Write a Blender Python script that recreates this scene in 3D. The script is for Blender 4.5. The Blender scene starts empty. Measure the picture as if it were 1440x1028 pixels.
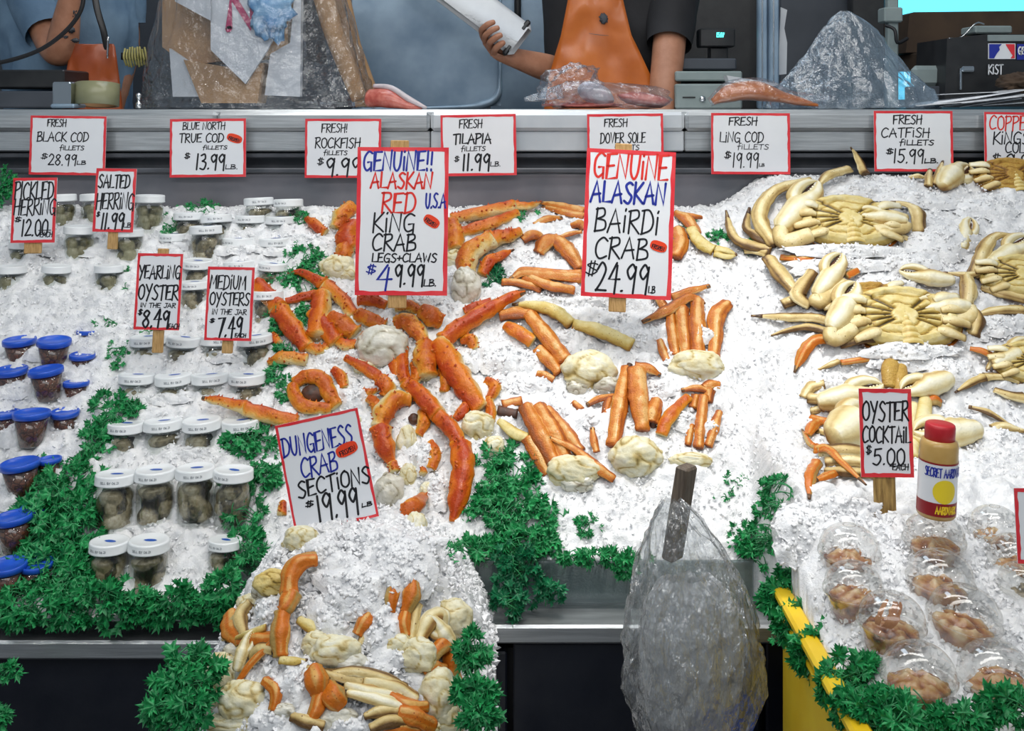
import bpy, math, random
import numpy as np
from mathutils import Vector, Matrix, noise
random.seed(7); RNG = np.random.default_rng(7)
SC = bpy.context.scene; COL = SC.collection
CZ, F = 1.45, 1500.0            # camera height, focal length in pixels of the 1440 x 1028 frame

# ---------------------------------------------------------------- camera, world, lights, exposure
cam = bpy.data.cameras.new('camera'); camo = bpy.data.objects.new('camera', cam); COL.objects.link(camo)
camo.location = (0, 0, CZ); camo.rotation_euler = (math.pi / 2, 0, 0)
cam.sensor_width = 36; cam.lens = 36 * F / 1440; cam.shift_y = -364 / 1440; cam.clip_start = .05
SC.camera = camo
SC.view_settings.view_transform = 'Standard'; SC.view_settings.look = 'None'
SC.view_settings.gamma = 1; SC.view_settings.use_curve_mapping = False; SC.view_settings.exposure = .92
w = bpy.data.worlds.new('market_air'); SC.world = w; w.use_nodes = True
w.node_tree.nodes['Background'].inputs[0].default_value = (.55, .68, .8, 1)
w.node_tree.nodes['Background'].inputs[1].default_value = .17
def light(kind, name, loc, target, energy, color, size=.3, size_y=None, spot=None):
    l = bpy.data.lights.new(name, kind); o = bpy.data.objects.new(name, l); COL.objects.link(o)
    l.energy = energy; l.color = color; o.location = loc
    o.rotation_euler = (Vector(target) - Vector(loc)).to_track_quat('-Z', 'Y').to_euler()
    if kind == 'AREA':
        l.shape = 'RECTANGLE'; l.size = size; l.size_y = size_y or size
    else: l.shadow_soft_size = size
    if spot: l.spot_size = math.radians(spot); l.spot_blend = .8
    return o
light('AREA', 'stall_lamp_row', (0, 1.35, 3.0), (0, 2.0, .9), 10, (1, .97, .92), 2.6, .35)
light('AREA', 'stall_lamp_row_behind', (.1, 2.35, 3.0), (0, 2.1, .9), 6.5, (1, .98, .95), 2.4, .25)
light('SPOT', 'bright_bulb', (.42, 1.75, 2.75), (.43, 2.0, .9), 34, (1, .98, .95), .06, spot=42)
light('SPOT', 'warm_bulb_over_the_crabs', (-.2, 1.5, 2.8), (-.1, 2.0, .9), 9, (1, .93, .84), .07, spot=50)
light('AREA', 'work_area_lamp', (-.3, 3.6, 3.4), (-.2, 3.6, 1.5), 6, (.72, .86, 1), 1.6, .5)
for sx in (-1.35, -.45, .5, 1.4): light('POINT', 'added_glint_light', (sx, .55 + .1 * abs(sx), 2.35), (0, 0, 0), 4, (1, .96, .9), .05)  # unseen point lights added to put glints on the bag, shells and ice
for sx in (-2.1, 2.0): light('POINT', 'added_glint_light', (sx, -.5, 2.2), (0, 0, 0), 6, (1, .97, .93), .07)  # two more unseen lights, added at the sides for highlights on the bag
light('AREA', 'aisle_light', (-.3, -.6, 2.9), (0, 2.2, 1.2), 11, (.97, .98, 1), 2.6, .8)

# ---------------------------------------------------------------- pixel -> place helpers
def P(px, py, D): return Vector(((px - 720) / F * D, D, CZ - (py - 150) / F * D))
def sst(a, b, t):
    t = np.clip((t - a) / (b - a), 0, 1); return t * t * (3 - 2 * t)
def smin(a, b, k):
    h = np.clip(.5 + .5 * (b - a) / k, 0, 1); return b * (1 - h) + a * h - k * h * (1 - h)
def smax(a, b, k): return -smin(-a, -b, k)
def ice_main(x, y):
    cap = -.245 + .075 * sst(.46, .64, x)
    h0 = -.656 + .75 * (y - 1.91)
    h0 = h0 + .05 * sst(.5, .64, x) * sst(1.8, 1.95, y)
    h = smin(h0, cap, .05)
    plat = -.59 - .35 * sst(.45, .37, x) - .06 * sst(1.66, 1.57, y)
    h = smax(h, plat, .03)
    h = np.where((x < -.02) & (x > -.45), h, h)
    return CZ + h
def ice_heap(x, y):
    u = (x + .238) / .203
    h = -.652 + .72 * np.minimum(y - 1.6, 0) - .012 * sst(1.6, 1.76, y) - .16 * np.abs(u) ** 3.2
    return CZ + np.where((np.abs(u) < 1.06) & (y < 1.77) & (y > 1.25), h, -5)
def ice_box(x, y):
    h = -.655 + .37 * (np.minimum(y, 1.64) - 1.42) - .05 * sst(.47, .4, x)
    return CZ + np.where((x > .408) & (y < 1.60) & (y > 1.12), h, -5)
def ice(x, y):
    x = np.asarray(x, float); y = np.asarray(y, float)
    fe = np.where(x < -.45, 1.70, 1.775 - .195 * sst(.40, .47, x))
    m = np.where((y > fe) & (y < 2.58), ice_main(x, y), -5)
    return np.maximum(np.maximum(m, ice_heap(x, y)), ice_box(x, y))
_DD = np.arange(1.12, 2.58, .002)
def S(px, py, lift=0.0):
    """the point where the line of sight through a pixel meets the ice (raised by lift)"""
    X = (px - 720) / F * _DD; Z = CZ - (py - 150) / F * _DD
    hit = np.nonzero(Z < ice(X, _DD) + lift)[0]
    D = _DD[hit[0]] if len(hit) else 2.57
    return P(px, py, D)
def ppm(p): return F / p.y      # pixels per metre at that depth

# ---------------------------------------------------------------- mesh builder
class MB:
    def __init__(s): s.v = []; s.f = []; s.t = []; s.m = []; s.mi = 0
    def add(s, vs, fs, tone=0.0):
        n = len(s.v); s.v += [tuple(p) for p in vs]
        s.t += list(tone) if hasattr(tone, '__len__') else [tone] * len(vs)
        s.f += [tuple(i + n for i in q) for q in fs]; s.m += [s.mi] * len(fs); return n
    def box(s, c, d, R=None, bev=0.0, tone=0.0):
        hx, hy, hz = d[0] / 2, d[1] / 2, d[2] / 2; vs = []; fs = []
        if bev <= 0:
            vs = [Vector((a * hx, b * hy, e * hz)) for a in (-1, 1) for b in (-1, 1) for e in (-1, 1)]
            fs = [(0, 1, 3, 2), (4, 6, 7, 5), (0, 4, 5, 1), (2, 3, 7, 6), (0, 2, 6, 4), (1, 5, 7, 3)]
        else:
            b = min(bev, hx * .9, hy * .9, hz * .9); idx = {}
            for sx in (-1, 1):
                for sy in (-1, 1):
                    for sz in (-1, 1):
                        for ax in range(3):
                            p = [sx * (hx - b), sy * (hy - b), sz * (hz - b)]; p[ax] += (sx, sy, sz)[ax] * b
                            idx[(sx, sy, sz, ax)] = len(vs); vs.append(Vector(p))
            K = lambda *a: idx[a]
            for sg in (-1, 1):
                q = [(K(sg, -1, -1, 0), K(sg, 1, -1, 0), K(sg, 1, 1, 0), K(sg, -1, 1, 0)), (K(-1, sg, -1, 1), K(-1, sg, 1, 1), K(1, sg, 1, 1), K(1, sg, -1, 1)), (K(-1, -1, sg, 2), K(1, -1, sg, 2), K(1, 1, sg, 2), K(-1, 1, sg, 2))]
                fs += q if sg > 0 else [x[::-1] for x in q]
            for a in (-1, 1):
                for e in (-1, 1):
                    fs += [(K(a, e, -1, 0), K(a, e, -1, 1), K(a, e, 1, 1), K(a, e, 1, 0)), (K(a, -1, e, 0), K(a, -1, e, 2), K(a, 1, e, 2), K(a, 1, e, 0)), (K(-1, a, e, 1), K(-1, a, e, 2), K(1, a, e, 2), K(1, a, e, 1))]
                    for g in (-1, 1): fs.append((K(a, e, g, 0), K(a, e, g, 1), K(a, e, g, 2)))
        if R is not None: vs = [R @ p for p in vs]
        s.add([Vector(c) + p for p in vs], fs, tone)
    def lathe(s, prof, c=(0, 0, 0), R=None, seg=24, tone=0.0, wob=0.0, cap=True):
        vs = []; fs = []; n = len(prof)
        for (r, z) in prof:
            for k in range(seg):
                a = 2 * math.pi * k / seg; q = r * (1 + wob * math.sin(5 * a + z * 90))
                vs.append(Vector((q * math.cos(a), q * math.sin(a), z)))
        for i in range(n - 1):
            for k in range(seg):
                k2 = (k + 1) % seg; fs.append((i * seg + k, i * seg + k2, (i + 1) * seg + k2, (i + 1) * seg + k))
        if cap:
            fs.append(tuple(range(seg))[::-1]); fs.append(tuple((n - 1) * seg + k for k in range(seg)))
        if R is not None: vs = [R @ p for p in vs]
        s.add([Vector(c) + p for p in vs], fs, tone)
    def tube(s, pts, rad, seg=10, flat=1.0, up=(0, -.5, .85), sub=6, ridge=0.0, caps=True, roll=0.0, wob=0.0, flare=0.0, sq=0.0):
        """a smooth tube through points; radii per point; flat squeezes it along up; tone = how far a vertex faces up"""
        pts = [Vector(p) for p in pts]; P2 = []; R2 = []
        if len(pts) == 2 or sub <= 1: P2 = pts; R2 = list(rad)
        if len(pts) == 2 and sub > 1:
            P2 = [pts[0].lerp(pts[1], i / sub) for i in range(sub + 1)]; R2 = [rad[0] + (rad[1] - rad[0]) * i / sub for i in range(sub + 1)]
        elif sub > 1:
            for i in range(len(pts) - 1):
                a = pts[max(i - 1, 0)]; b = pts[i]; c = pts[i + 1]; d = pts[min(i + 2, len(pts) - 1)]
                for k in range(sub):
                    t = k / sub; P2.append(.5 * ((2 * b) + (c - a) * t + (2 * a - 5 * b + 4 * c - d) * t * t + (3 * b - a - 3 * c + d) * t ** 3))
                    e = t * t * (3 - 2 * t); R2.append(rad[i] * (1 - e) + rad[i + 1] * e)
            P2.append(pts[-1]); R2.append(rad[-1])
        up = Vector(up); vs = []; fs = []; tn = []; n = len(P2)
        if flare and n > 4:
            R2 = [r * (1 + flare * math.exp(-((i / (n - 1) - .05) / .05) ** 2) + flare * math.exp(-((i / (n - 1) - .95) / .05) ** 2)) for i, r in enumerate(R2)]
        for i, p in enumerate(P2):
            d = (P2[min(i + 1, n - 1)] - P2[max(i - 1, 0)]).normalized()
            sd = d.cross(up)
            if sd.length < .15: sd = d.cross(Vector((1, 0, 0)))
            sd.normalize(); u = sd.cross(d).normalized()
            for k in range(seg):
                a = 2 * math.pi * k / seg; r = max(R2[i], 1e-4) * (1 + ridge * (math.cos(4 * a)))
                if sq: r *= .93 * (abs(math.cos(a + .5)) ** sq + abs(math.sin(a + .5)) ** sq) ** (-1 / sq)
                if wob: r *= 1 + wob * noise.noise(p * 70 + sd * (math.cos(a) * .9) + u * (math.sin(a) * .9))
                e = min(i, n - 1 - i) / (n - 1)
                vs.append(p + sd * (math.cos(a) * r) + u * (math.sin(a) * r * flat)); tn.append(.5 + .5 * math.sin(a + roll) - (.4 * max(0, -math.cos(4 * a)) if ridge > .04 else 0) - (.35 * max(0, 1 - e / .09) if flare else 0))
        for i in range(n - 1):
            for k in range(seg):
                k2 = (k + 1) % seg; fs.append((i * seg + k, i * seg + k2, (i + 1) * seg + k2, (i + 1) * seg + k))
        if caps: fs.append(tuple(range(seg))[::-1]); fs.append(tuple((n - 1) * seg + k for k in range(seg)))
        s.add(vs, fs, tn); return P2, R2
    def blob(s, c, rx, ry, rz, R=None, amp=.25, sc=1.6, seed=0, nu=22, nv=14, tone=None, crease=0.0):
        vs = []; fs = []; tn = []; o = Vector((seed * 7.3, seed * 3.1, seed * 1.7))
        for i in range(nv + 1):
            th = math.pi * i / nv
            for k in range(nu):
                a = 2 * math.pi * k / nu; d = Vector((math.sin(th) * math.cos(a), math.sin(th) * math.sin(a), math.cos(th)))
                q = 1 + amp * noise.fractal(d * sc + o, 1, 2, 3) + (.035 * noise.noise(d * 8 + o) + .02 * noise.noise(d * 17 + o) if crease else 0)
                g = 0
                if crease:
                    for e_, f_ in ((1.15, 1.0), (2.3, .35)): g = max(g, f_ * math.exp(-abs(noise.noise(d * e_ + o * 1.3 + Vector((e_, 0, 0))) / .06) ** 1.3))
                    q -= crease * g
                p = Vector((d.x * rx, d.y * ry, d.z * rz)) * q
                vs.append(Vector(c) + (R @ p if R is not None else p)); tn.append((min(max(.72 + (q - 1) / max(amp, 1e-6) * .5, 0), 1) if not crease else max(0, .78 - .6 * g)) if tone is None else tone)
        for i in range(nv):
            for k in range(nu):
                k2 = (k + 1) % nu; fs.append((i * nu + k, (i + 1) * nu + k, (i + 1) * nu + k2, i * nu + k2))
        s.add(vs, fs, tn)
    def build(s, name, mat, parent=None, smooth=True, loc=None, **pr):
        me = bpy.data.meshes.new(name); o = bpy.data.objects.new(name, me)
        if parent is not None: L = Vector(parent_loc(parent)); L0 = Vector((0, 0, 0))
        else:
            if loc is None:
                a = np.array(s.v); loc = ((a[:, 0].min() + a[:, 0].max()) / 2, (a[:, 1].min() + a[:, 1].max()) / 2, a[:, 2].min())
            L = Vector(loc); L0 = L
        a = np.array(s.v, float) - np.array(L); me.from_pydata(a.tolist(), [], s.f)
        for mm in (mat if isinstance(mat, (list, tuple)) else [mat]): me.materials.append(mm)
        if any(s.m): me.polygons.foreach_set('material_index', s.m)
        if smooth: me.polygons.foreach_set('use_smooth', [True] * len(me.polygons))
        at = me.attributes.new('tone', 'FLOAT', 'POINT'); at.data.foreach_set('value', s.t)
        me.update(); COL.objects.link(o); o.location = L0
        if parent is not None: o.parent = parent
        for k, v in pr.items(): o[k] = v
        return o
def parent_loc(p):
    L = Vector((0, 0, 0))
    while p is not None: L = L + p.location; p = p.parent
    return L
def thing(name, loc, label, cat, group=None):
    o = bpy.data.objects.new(name, None); COL.objects.link(o); o.location = loc; o.empty_display_size = .02
    o['label'] = label; o['category'] = cat
    if group: o['group'] = group
    return o
def tag(o, label, cat, group=None):
    o['label'] = label; o['category'] = cat
    if group: o['group'] = group
    return o
def copy_tree(src, parent=None):
    c = src.copy(); COL.objects.link(c)
    if parent is not None: c.parent = parent
    for ch in list(src.children): copy_tree(ch, c)
    return c
def Rz(a): return Matrix.Rotation(a, 3, 'Z')
def Rx(a): return Matrix.Rotation(a, 3, 'X')
def Ry(a): return Matrix.Rotation(a, 3, 'Y')
def align(z, x=None):
    """rotation whose Z axis is z and X axis close to x"""
    z = Vector(z).normalized(); x = Vector(x if x is not None else (1, 0, 0)); y = z.cross(x).normalized(); x = y.cross(z).normalized()
    return Matrix((x, y, z)).transposed()

# ---------------------------------------------------------------- materials
def M(name, c1, c2=None, scale=25, rough=.5, bump=0.0, bscale=120, metal=0, spec=.5, sss=0, tones=None, detail=4, coat=0, stretch=None, emit=None, lo=.35, hi=.65, nk=.55, speck=None):
    m = bpy.data.materials.new(name); m.use_nodes = True; nt = m.node_tree; N = nt.nodes; L = nt.links
    b = N['Principled BSDF']; b.inputs['Roughness'].default_value = rough; b.inputs['Metallic'].default_value = metal
    b.inputs['Specular IOR Level'].default_value = spec; b.inputs['Coat Weight'].default_value = coat; b.inputs['Coat Roughness'].default_value = .15
    b.inputs['Base Color'].default_value = (*c1, 1)
    tc = N.new('ShaderNodeTexCoord'); mp = N.new('ShaderNodeMapping'); L.new(tc.outputs['Object'], mp.inputs[0])
    if stretch: mp.inputs['Scale'].default_value = stretch
    if c2 is not None or tones:
        nz = N.new('ShaderNodeTexNoise'); nz.inputs['Scale'].default_value = scale; nz.inputs['Detail'].default_value = detail; L.new(mp.outputs[0], nz.inputs[0])
        rp = N.new('ShaderNodeValToRGB'); e = rp.color_ramp.elements; e[0].position = lo; e[1].position = hi
        if tones:
            at = N.new('ShaderNodeAttribute'); at.attribute_name = 'tone'
            ad = N.new('ShaderNodeMath'); ad.operation = 'MULTIPLY_ADD'; ad.inputs[1].default_value = nk; L.new(nz.outputs[0], ad.inputs[0]); L.new(at.outputs['Fac'], ad.inputs[2])
            sb = N.new('ShaderNodeMath'); sb.operation = 'SUBTRACT'; sb.inputs[1].default_value = nk / 2; L.new(ad.outputs[0], sb.inputs[0])
            e[0].position = tones[0][0]; e[0].color = (*tones[0][1], 1); e[1].position = tones[-1][0]; e[1].color = (*tones[-1][1], 1)
            for q, cc in tones[1:-1]: z = e.new(q); z.color = (*cc, 1)
            L.new(sb.outputs[0], rp.inputs[0])
        else:
            e[0].color = (*c1, 1); e[1].color = (*c2, 1); L.new(nz.outputs[0], rp.inputs[0])
        src = rp.outputs[0]
        if speck:      # small spots of another colour: (colour, scale, size)
            vo = N.new('ShaderNodeTexVoronoi'); vo.inputs['Scale'].default_value = speck[1]; L.new(mp.outputs[0], vo.inputs[0])
            lt = N.new('ShaderNodeMapRange'); lt.inputs[1].default_value = speck[2]; lt.inputs[2].default_value = speck[2] * .5; L.new(vo.outputs['Distance'], lt.inputs[0])
            n3 = N.new('ShaderNodeTexNoise'); n3.inputs['Scale'].default_value = speck[1] * .25; L.new(mp.outputs[0], n3.inputs[0])
            g = N.new('ShaderNodeMapRange'); g.inputs[1].default_value = .45; g.inputs[2].default_value = .6; L.new(n3.outputs[0], g.inputs[0])
            ml = N.new('ShaderNodeMath'); ml.operation = 'MULTIPLY'; L.new(lt.outputs[0], ml.inputs[0]); L.new(g.outputs[0], ml.inputs[1])
            mx = N.new('ShaderNodeMix'); mx.data_type = 'RGBA'; mx.inputs[7].default_value = (*speck[0], 1); L.new(ml.outputs[0], mx.inputs[0]); L.new(src, mx.inputs[6]); src = mx.outputs[2]
        L.new(src, b.inputs['Base Color'])
    if bump:
        n2 = N.new('ShaderNodeTexNoise'); n2.inputs['Scale'].default_value = bscale; n2.inputs['Detail'].default_value = 5; L.new(mp.outputs[0], n2.inputs[0])
        bm = N.new('ShaderNodeBump'); bm.inputs['Strength'].default_value = bump; bm.inputs['Distance'].default_value = .004; L.new(n2.outputs[0], bm.inputs['Height']); L.new(bm.outputs[0], b.inputs['Normal'])
    if sss:
        b.inputs['Subsurface Weight'].default_value = sss; b.inputs['Subsurface Radius'].default_value = (1, 1, 1); b.inputs['Subsurface Scale'].default_value = .006
    if emit: b.inputs['Emission Color'].default_value = (*emit[0], 1); b.inputs['Emission Strength'].default_value = emit[1]
    return m
def FILM(name, tint=(1, 1, 1), clear=.8, rough=.12, white=(.75, .8, .84), milk=.1, bump=.4, bscale=40, gmin=.05, bdist=.01, vst=1.0):
    """thin clear plastic or glass wall: see-through with a sheen, a little milky"""
    m = bpy.data.materials.new(name); m.use_nodes = True; nt = m.node_tree; N = nt.nodes; L = nt.links; N.remove(N['Principled BSDF'])
    out = N['Material Output']; tr = N.new('ShaderNodeBsdfTransparent'); tr.inputs[0].default_value = (*tint, 1)
    gl = N.new('ShaderNodeBsdfGlossy'); gl.inputs['Roughness'].default_value = rough; df = N.new('ShaderNodeBsdfDiffuse'); df.inputs[0].default_value = (*white, 1)
    tl = N.new('ShaderNodeBsdfTranslucent'); tl.inputs[0].default_value = (*white, 1)
    lw = N.new('ShaderNodeLayerWeight'); lw.inputs[0].default_value = .35
    d2 = N.new('ShaderNodeMixShader'); d2.inputs[0].default_value = .5; L.new(df.outputs[0], d2.inputs[1]); L.new(tl.outputs[0], d2.inputs[2])
    a = N.new('ShaderNodeMixShader'); a.inputs[0].default_value = milk; L.new(tr.outputs[0], a.inputs[1]); L.new(d2.outputs[0], a.inputs[2])
    k = N.new('ShaderNodeMath'); k.operation = 'MULTIPLY_ADD'; k.inputs[1].default_value = 1 - clear; k.inputs[2].default_value = gmin; L.new(lw.outputs['Facing'], k.inputs[0])
    c = N.new('ShaderNodeMixShader'); L.new(k.outputs[0], c.inputs[0]); L.new(a.outputs[0], c.inputs[1]); L.new(gl.outputs[0], c.inputs[2]); L.new(c.outputs[0], out.inputs[0])
    if bump:
        tc = N.new('ShaderNodeTexCoord'); mp = N.new('ShaderNodeMapping'); mp.inputs['Scale'].default_value = (1, 1, vst); L.new(tc.outputs['Object'], mp.inputs[0]); n2 = N.new('ShaderNodeTexNoise'); n2.inputs['Scale'].default_value = bscale; n2.inputs['Detail'].default_value = 4; L.new(mp.outputs[0], n2.inputs[0])
        bm = N.new('ShaderNodeBump'); bm.inputs['Strength'].default_value = bump; bm.inputs['Distance'].default_value = bdist; L.new(n2.outputs[0], bm.inputs['Height'])
        for q in (gl, df): L.new(bm.outputs[0], q.inputs['Normal'])
    return m
MT = {}
MT['ice'] = M('crushed ice', (.7, .71, .73), (.85, .85, .85), 60, .28, .5, 260, sss=.35, spec=.6)
MT['icechip'] = M('ice splinters', (.84, .84, .85), None, rough=.3, spec=.4)
MT['steel'] = M('brushed steel', (.5, .52, .53), (.68, .7, .71), 14, .33, .12, 60, metal=.85, stretch=(.6, 6, 14))
MT['whitesteel'] = M('enamelled rail', (.62, .66, .7), (.74, .77, .8), 10, .3, .05, 60, metal=.35)
MT['darkpanel'] = M('dark grey panel', (.05, .055, .065), (.09, .095, .11), 12, .35)
MT['backglass'] = M('smoky back panel', (.11, .12, .14), (.2, .19, .21), 5, .22, .05, 30, spec=.7)
MT['black'] = M('black panel', (.006, .008, .016), (.012, .014, .022), 20, .4, .08, 200)
MT['rubber'] = M('black rubber', (.008, .008, .01), None, rough=.5)
MT['guard'] = FILM('acrylic guard', (.62, .68, .68), .6, .12, (.4, .45, .45), .12, .1, 20)
MT['floor'] = M('wet floor', (.07, .07, .075), (.12, .12, .12), 6, .3)
MT['card'] = M('white card', (.78, .8, .84), (.84, .86, .89), 8, .35, coat=.4)
MT['redink'] = M('red marker border', (.72, .02, .035), (.8, .06, .07), 20, .4)
MT['ink_k'] = M('black marker ink', (.01, .01, .014), None, rough=.4)
MT['ink_r'] = M('red marker ink', (.75, .03, .02), None, rough=.4)
MT['ink_b'] = M('blue marker ink', (.015, .03, .33), None, rough=.4)
MT['ink_g'] = M('faint grey ink', (.35, .36, .4), None, rough=.4)
MT['sticker'] = M('red orange sticker', (.82, .06, .015), None, rough=.35)
MT['wood'] = M('pale wood', (.42, .24, .08), (.6, .37, .15), 30, .6, .3, 120, stretch=(12, 12, 1))
MT['grainwood'] = M('grained wood', (.2, .11, .025), (.52, .33, .1), 22, .6, .6, 90, stretch=(9, 9, .5))
MT['greywood'] = M('weathered wood', (.075, .055, .04), (.15, .115, .085), 25, .6, .3, 90, stretch=(8, 8, .6))
MT['bambo'] = M('yellow plastic', (.78, .5, .01), (.86, .6, .03), 10, .4)

# ---------------------------------------------------------------- structure: floor, front panels, case, rail, back wall
def struct(mb, name, mat, smooth=False, **k):
    o = mb.build(name, mat, None, smooth, **k); o['kind'] = 'structure'; return o
b = MB(); b.box((0, 2.2, -.05), (9, 9, .1)); struct(b, 'floor', MT['floor'])
b = MB(); b.box((0, 3.9, .2), (5.4, 2.3, .4)); struct(b, 'floor_platform', MT['floor'])
b = MB(); b.box((-.2, 5.35, 1.6), (6.2, .1, 3.2)); struct(b, 'wall_back', M('grey wall', (.045, .052, .062), (.075, .085, .1), 4, .5))
# long steel shelf with the guard standing on it
b = MB(); b.box((-.75, 1.76, .585), (.74, .13, .03), bev=.004); b.box((.35, 1.765, .605), (1.52, .12, .03), bev=.004)
tag(b.build('steel_case_ledge', MT['steel'], None, False), 'long scratched steel ledge under the green parsley along the case front', 'ledge')
for i, (x0, x1, lab) in enumerate(((-1.2, -.46, 'black front panel of the case under the oyster jars'), (-.445, -.008, 'black front panel behind the heap of crab sections'), (.002, .40, 'black front panel behind the hanging plastic bag'), (.41, 1.2, 'dark front panel behind the yellow crate'))):
    b = MB(); b.box(((x0 + x1) / 2, 1.735, .295), (x1 - x0, .03, .55 + (.03 if x0 > -.05 else 0)), bev=.003)
    tag(b.build('front_panel', MT['black'], None, False), lab, 'panel', None)
b = MB(); b.box((0, 1.77, .28), (2.4, .03, .56)); struct(b, 'wall_case_front', MT['rubber'])
# acrylic guard panels in front of the ice
for x0, x1, lab in ((-.46, -.02, 'clear smoky guard panel under the king crab ice'), (-.012, .40, 'clear smoky guard panel behind the plastic bag')):
    b = MB(); b.box(((x0 + x1) / 2, 1.768, .657), (x1 - x0, .008, .082), bev=.002)
    tag(b.build('guard_panel', MT['guard'], None, False), lab, 'panel')
b = MB(); b.box((.08, 1.795, .64), (1.1, .02, .07)); struct(b, 'trim_1', MT['whitesteel'])
# back of the case and the long rail
b = MB(); b.box((0, 2.605, 1.05), (3.0, .02, .47)); struct(b, 'wall_case_back', MT['backglass'])
b = MB(); b.box((0, 2.66, 1.33), (3.1, .1, .012), bev=.003); b.box((0, 2.575, 1.296), (3.1, .012, .012), bev=.003); struct(b, 'trim_2', MT['darkpanel'])
def rail(x0, x1, mt, lab):
    b = MB(); c = (x0 + x1) / 2; wd = x1 - x0
    b.box((c, 2.62, 1.366), (wd, .03, .05), bev=.003); b.box((c, 2.615, 1.414), (wd, .045, .046), bev=.008)
    tag(b.build('rail_panel', mt, None, False), lab, 'rail')
rail(-1.5, -.72, MT['steel'], 'scratched steel rail behind the black cod and true cod signs')
rail(-.718, -.2, MT['steel'], 'scratched steel rail behind the rockfish sign')
rail(-.198, .42, MT['whitesteel'], 'pale blue grey rail behind the tilapia and sole signs')
rail(.422, 1.5, MT['steel'], 'steel rail behind the ling cod and catfish signs')
b = MB(); b.box((0, 2.83, 1.428), (3.2, .44, .03), bev=.006); tag(b.build('steel_counter', MT['steel'], None, False), 'long steel counter top behind the fish signs', 'counter')
b = MB(); b.box((0, 2.85, .72), (3.1, .4, 1.38)); struct(b, 'wall_counter', MT['darkpanel'])

# ---------------------------------------------------------------- crushed ice
def chips(mb, n, x0, x1, y0, y1, test=None, s0=.002, s1=.0052):
    xs = RNG.uniform(x0, x1, n); ys = RNG.uniform(y0, y1, n); zs = ice(xs, ys)
    base = np.array([[1, 0, 0], [-1, 0, 0], [0, 1, 0], [0, -1, 0], [0, 0, 1], [0, 0, -1]], float)
    tri = [(0, 2, 4), (2, 1, 4), (1, 3, 4), (3, 0, 4), (2, 0, 5), (1, 2, 5), (3, 1, 5), (0, 3, 5)]
    for x, y, z in zip(xs, ys, zs):
        if z < 0 or (test and not test(x, y, z)): continue
        sc = RNG.uniform(s0, s1) * np.array([1, RNG.uniform(.5, 1.2), RNG.uniform(.3, .8)])
        q, _ = np.linalg.qr(RNG.normal(size=(3, 3)))
        if np.linalg.det(q) < 0: q[0] *= -1
        p = (base * sc * RNG.uniform(.6, 1.3, (6, 1))) @ q + np.array([x, y, z + RNG.uniform(-.001, .005)])
        mb.add(p.tolist(), tri)
def ice_sheet(name, fn, xs, ys, label_, skirt, amp=.009, nchips=0, edge=None, s1=.0052):
    mb = MB(); nx, ny = len(xs), len(ys); X, Y = np.meshgrid(xs, ys); vs = []
    if edge: Y = np.vectorize(lambda x, y: edge(x, y, 0, ny))(X, Y)
    Z = fn(X, Y)
    for j in range(ny):
        for i in range(nx):
            x, y, z = X[j, i], Y[j, i], Z[j, i]
            q = Vector((x * 26, y * 26, z * 26)); q2 = q * 5
            d = amp * 1.25 * noise.fractal(q, 1, 2, 2) + .0062 * noise.noise(q2) + .003 * noise.noise(q2 * 2.3)
            vs.append((x + .002 * noise.noise(q2 + Vector((9, 0, 0))), y - d * .45, z + d))
    fs = [(j * nx + i, j * nx + i + 1, (j + 1) * nx + i + 1, (j + 1) * nx + i) for j in range(ny - 1) for i in range(nx - 1)]
    # close the sides and the underside so the ice is a body, not a sheet
    ring = [i for i in range(nx)] + [j * nx + nx - 1 for j in range(1, ny)] + [(ny - 1) * nx + i for i in range(nx - 2, -1, -1)] + [j * nx for j in range(ny - 2, 0, -1)]
    n0 = len(vs); vs += [(vs[i][0], vs[i][1], skirt) for i in ring]
    fs += [(ring[k], n0 + k, n0 + (k + 1) % len(ring), ring[(k + 1) % len(ring)]) for k in range(len(ring))]
    mb.add(vs, fs); mb.mi = 0
    mb.mi = 1
    if nchips: chips(mb, nchips, xs[0], xs[-1], ys[0], ys[-1], label_[1], .002, s1)
    o = mb.build(name, [MT['ice'], MT['icechip']], None, False); o['kind'] = 'stuff'; o['label'] = label_[0]; o['category'] = 'ice'
    n = len(fs); sm = np.zeros(len(o.data.polygons), bool); sm[:n] = True; o.data.polygons.foreach_set('use_smooth', sm); return o
def main_edge(x, y, j, ny):
    fe = 1.70 if x < -.455 else 1.778 - .193 * float(sst(.40, .47, x))
    return fe + (y - 1.70) * (2.588 - fe) / (2.588 - 1.70)
def in_main(x, y, z): return abs(ice_main(x, y) - z) < .002
ice_sheet('crushed_ice', ice_main, np.linspace(-1.27, 1.3, 430), np.linspace(1.70, 2.588, 200), ('big sloping bank of white crushed ice holding jars, crab legs and crabs', in_main), .63, nchips=24000, edge=main_edge)
ice_sheet('crushed_ice', lambda x, y: np.maximum(ice_heap(x, y), .42), np.linspace(-.452, -.012, 84), np.linspace(1.25, 1.765, 96), ('heap of crushed ice in front carrying the crab sections', lambda x, y, z: y < 1.77 and x < 0), .40, amp=.014, nchips=9500, s1=.0078)
ice_sheet('crushed_ice', lambda x, y: np.maximum(ice_box(x, y), .5), np.linspace(.411, .95, 95), np.linspace(1.13, 1.57, 84), ('crushed ice in the yellow crate around the oyster cocktail cups', lambda x, y, z: y < 1.57 and x > .415), .5, nchips=6500, s1=.006)

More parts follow.
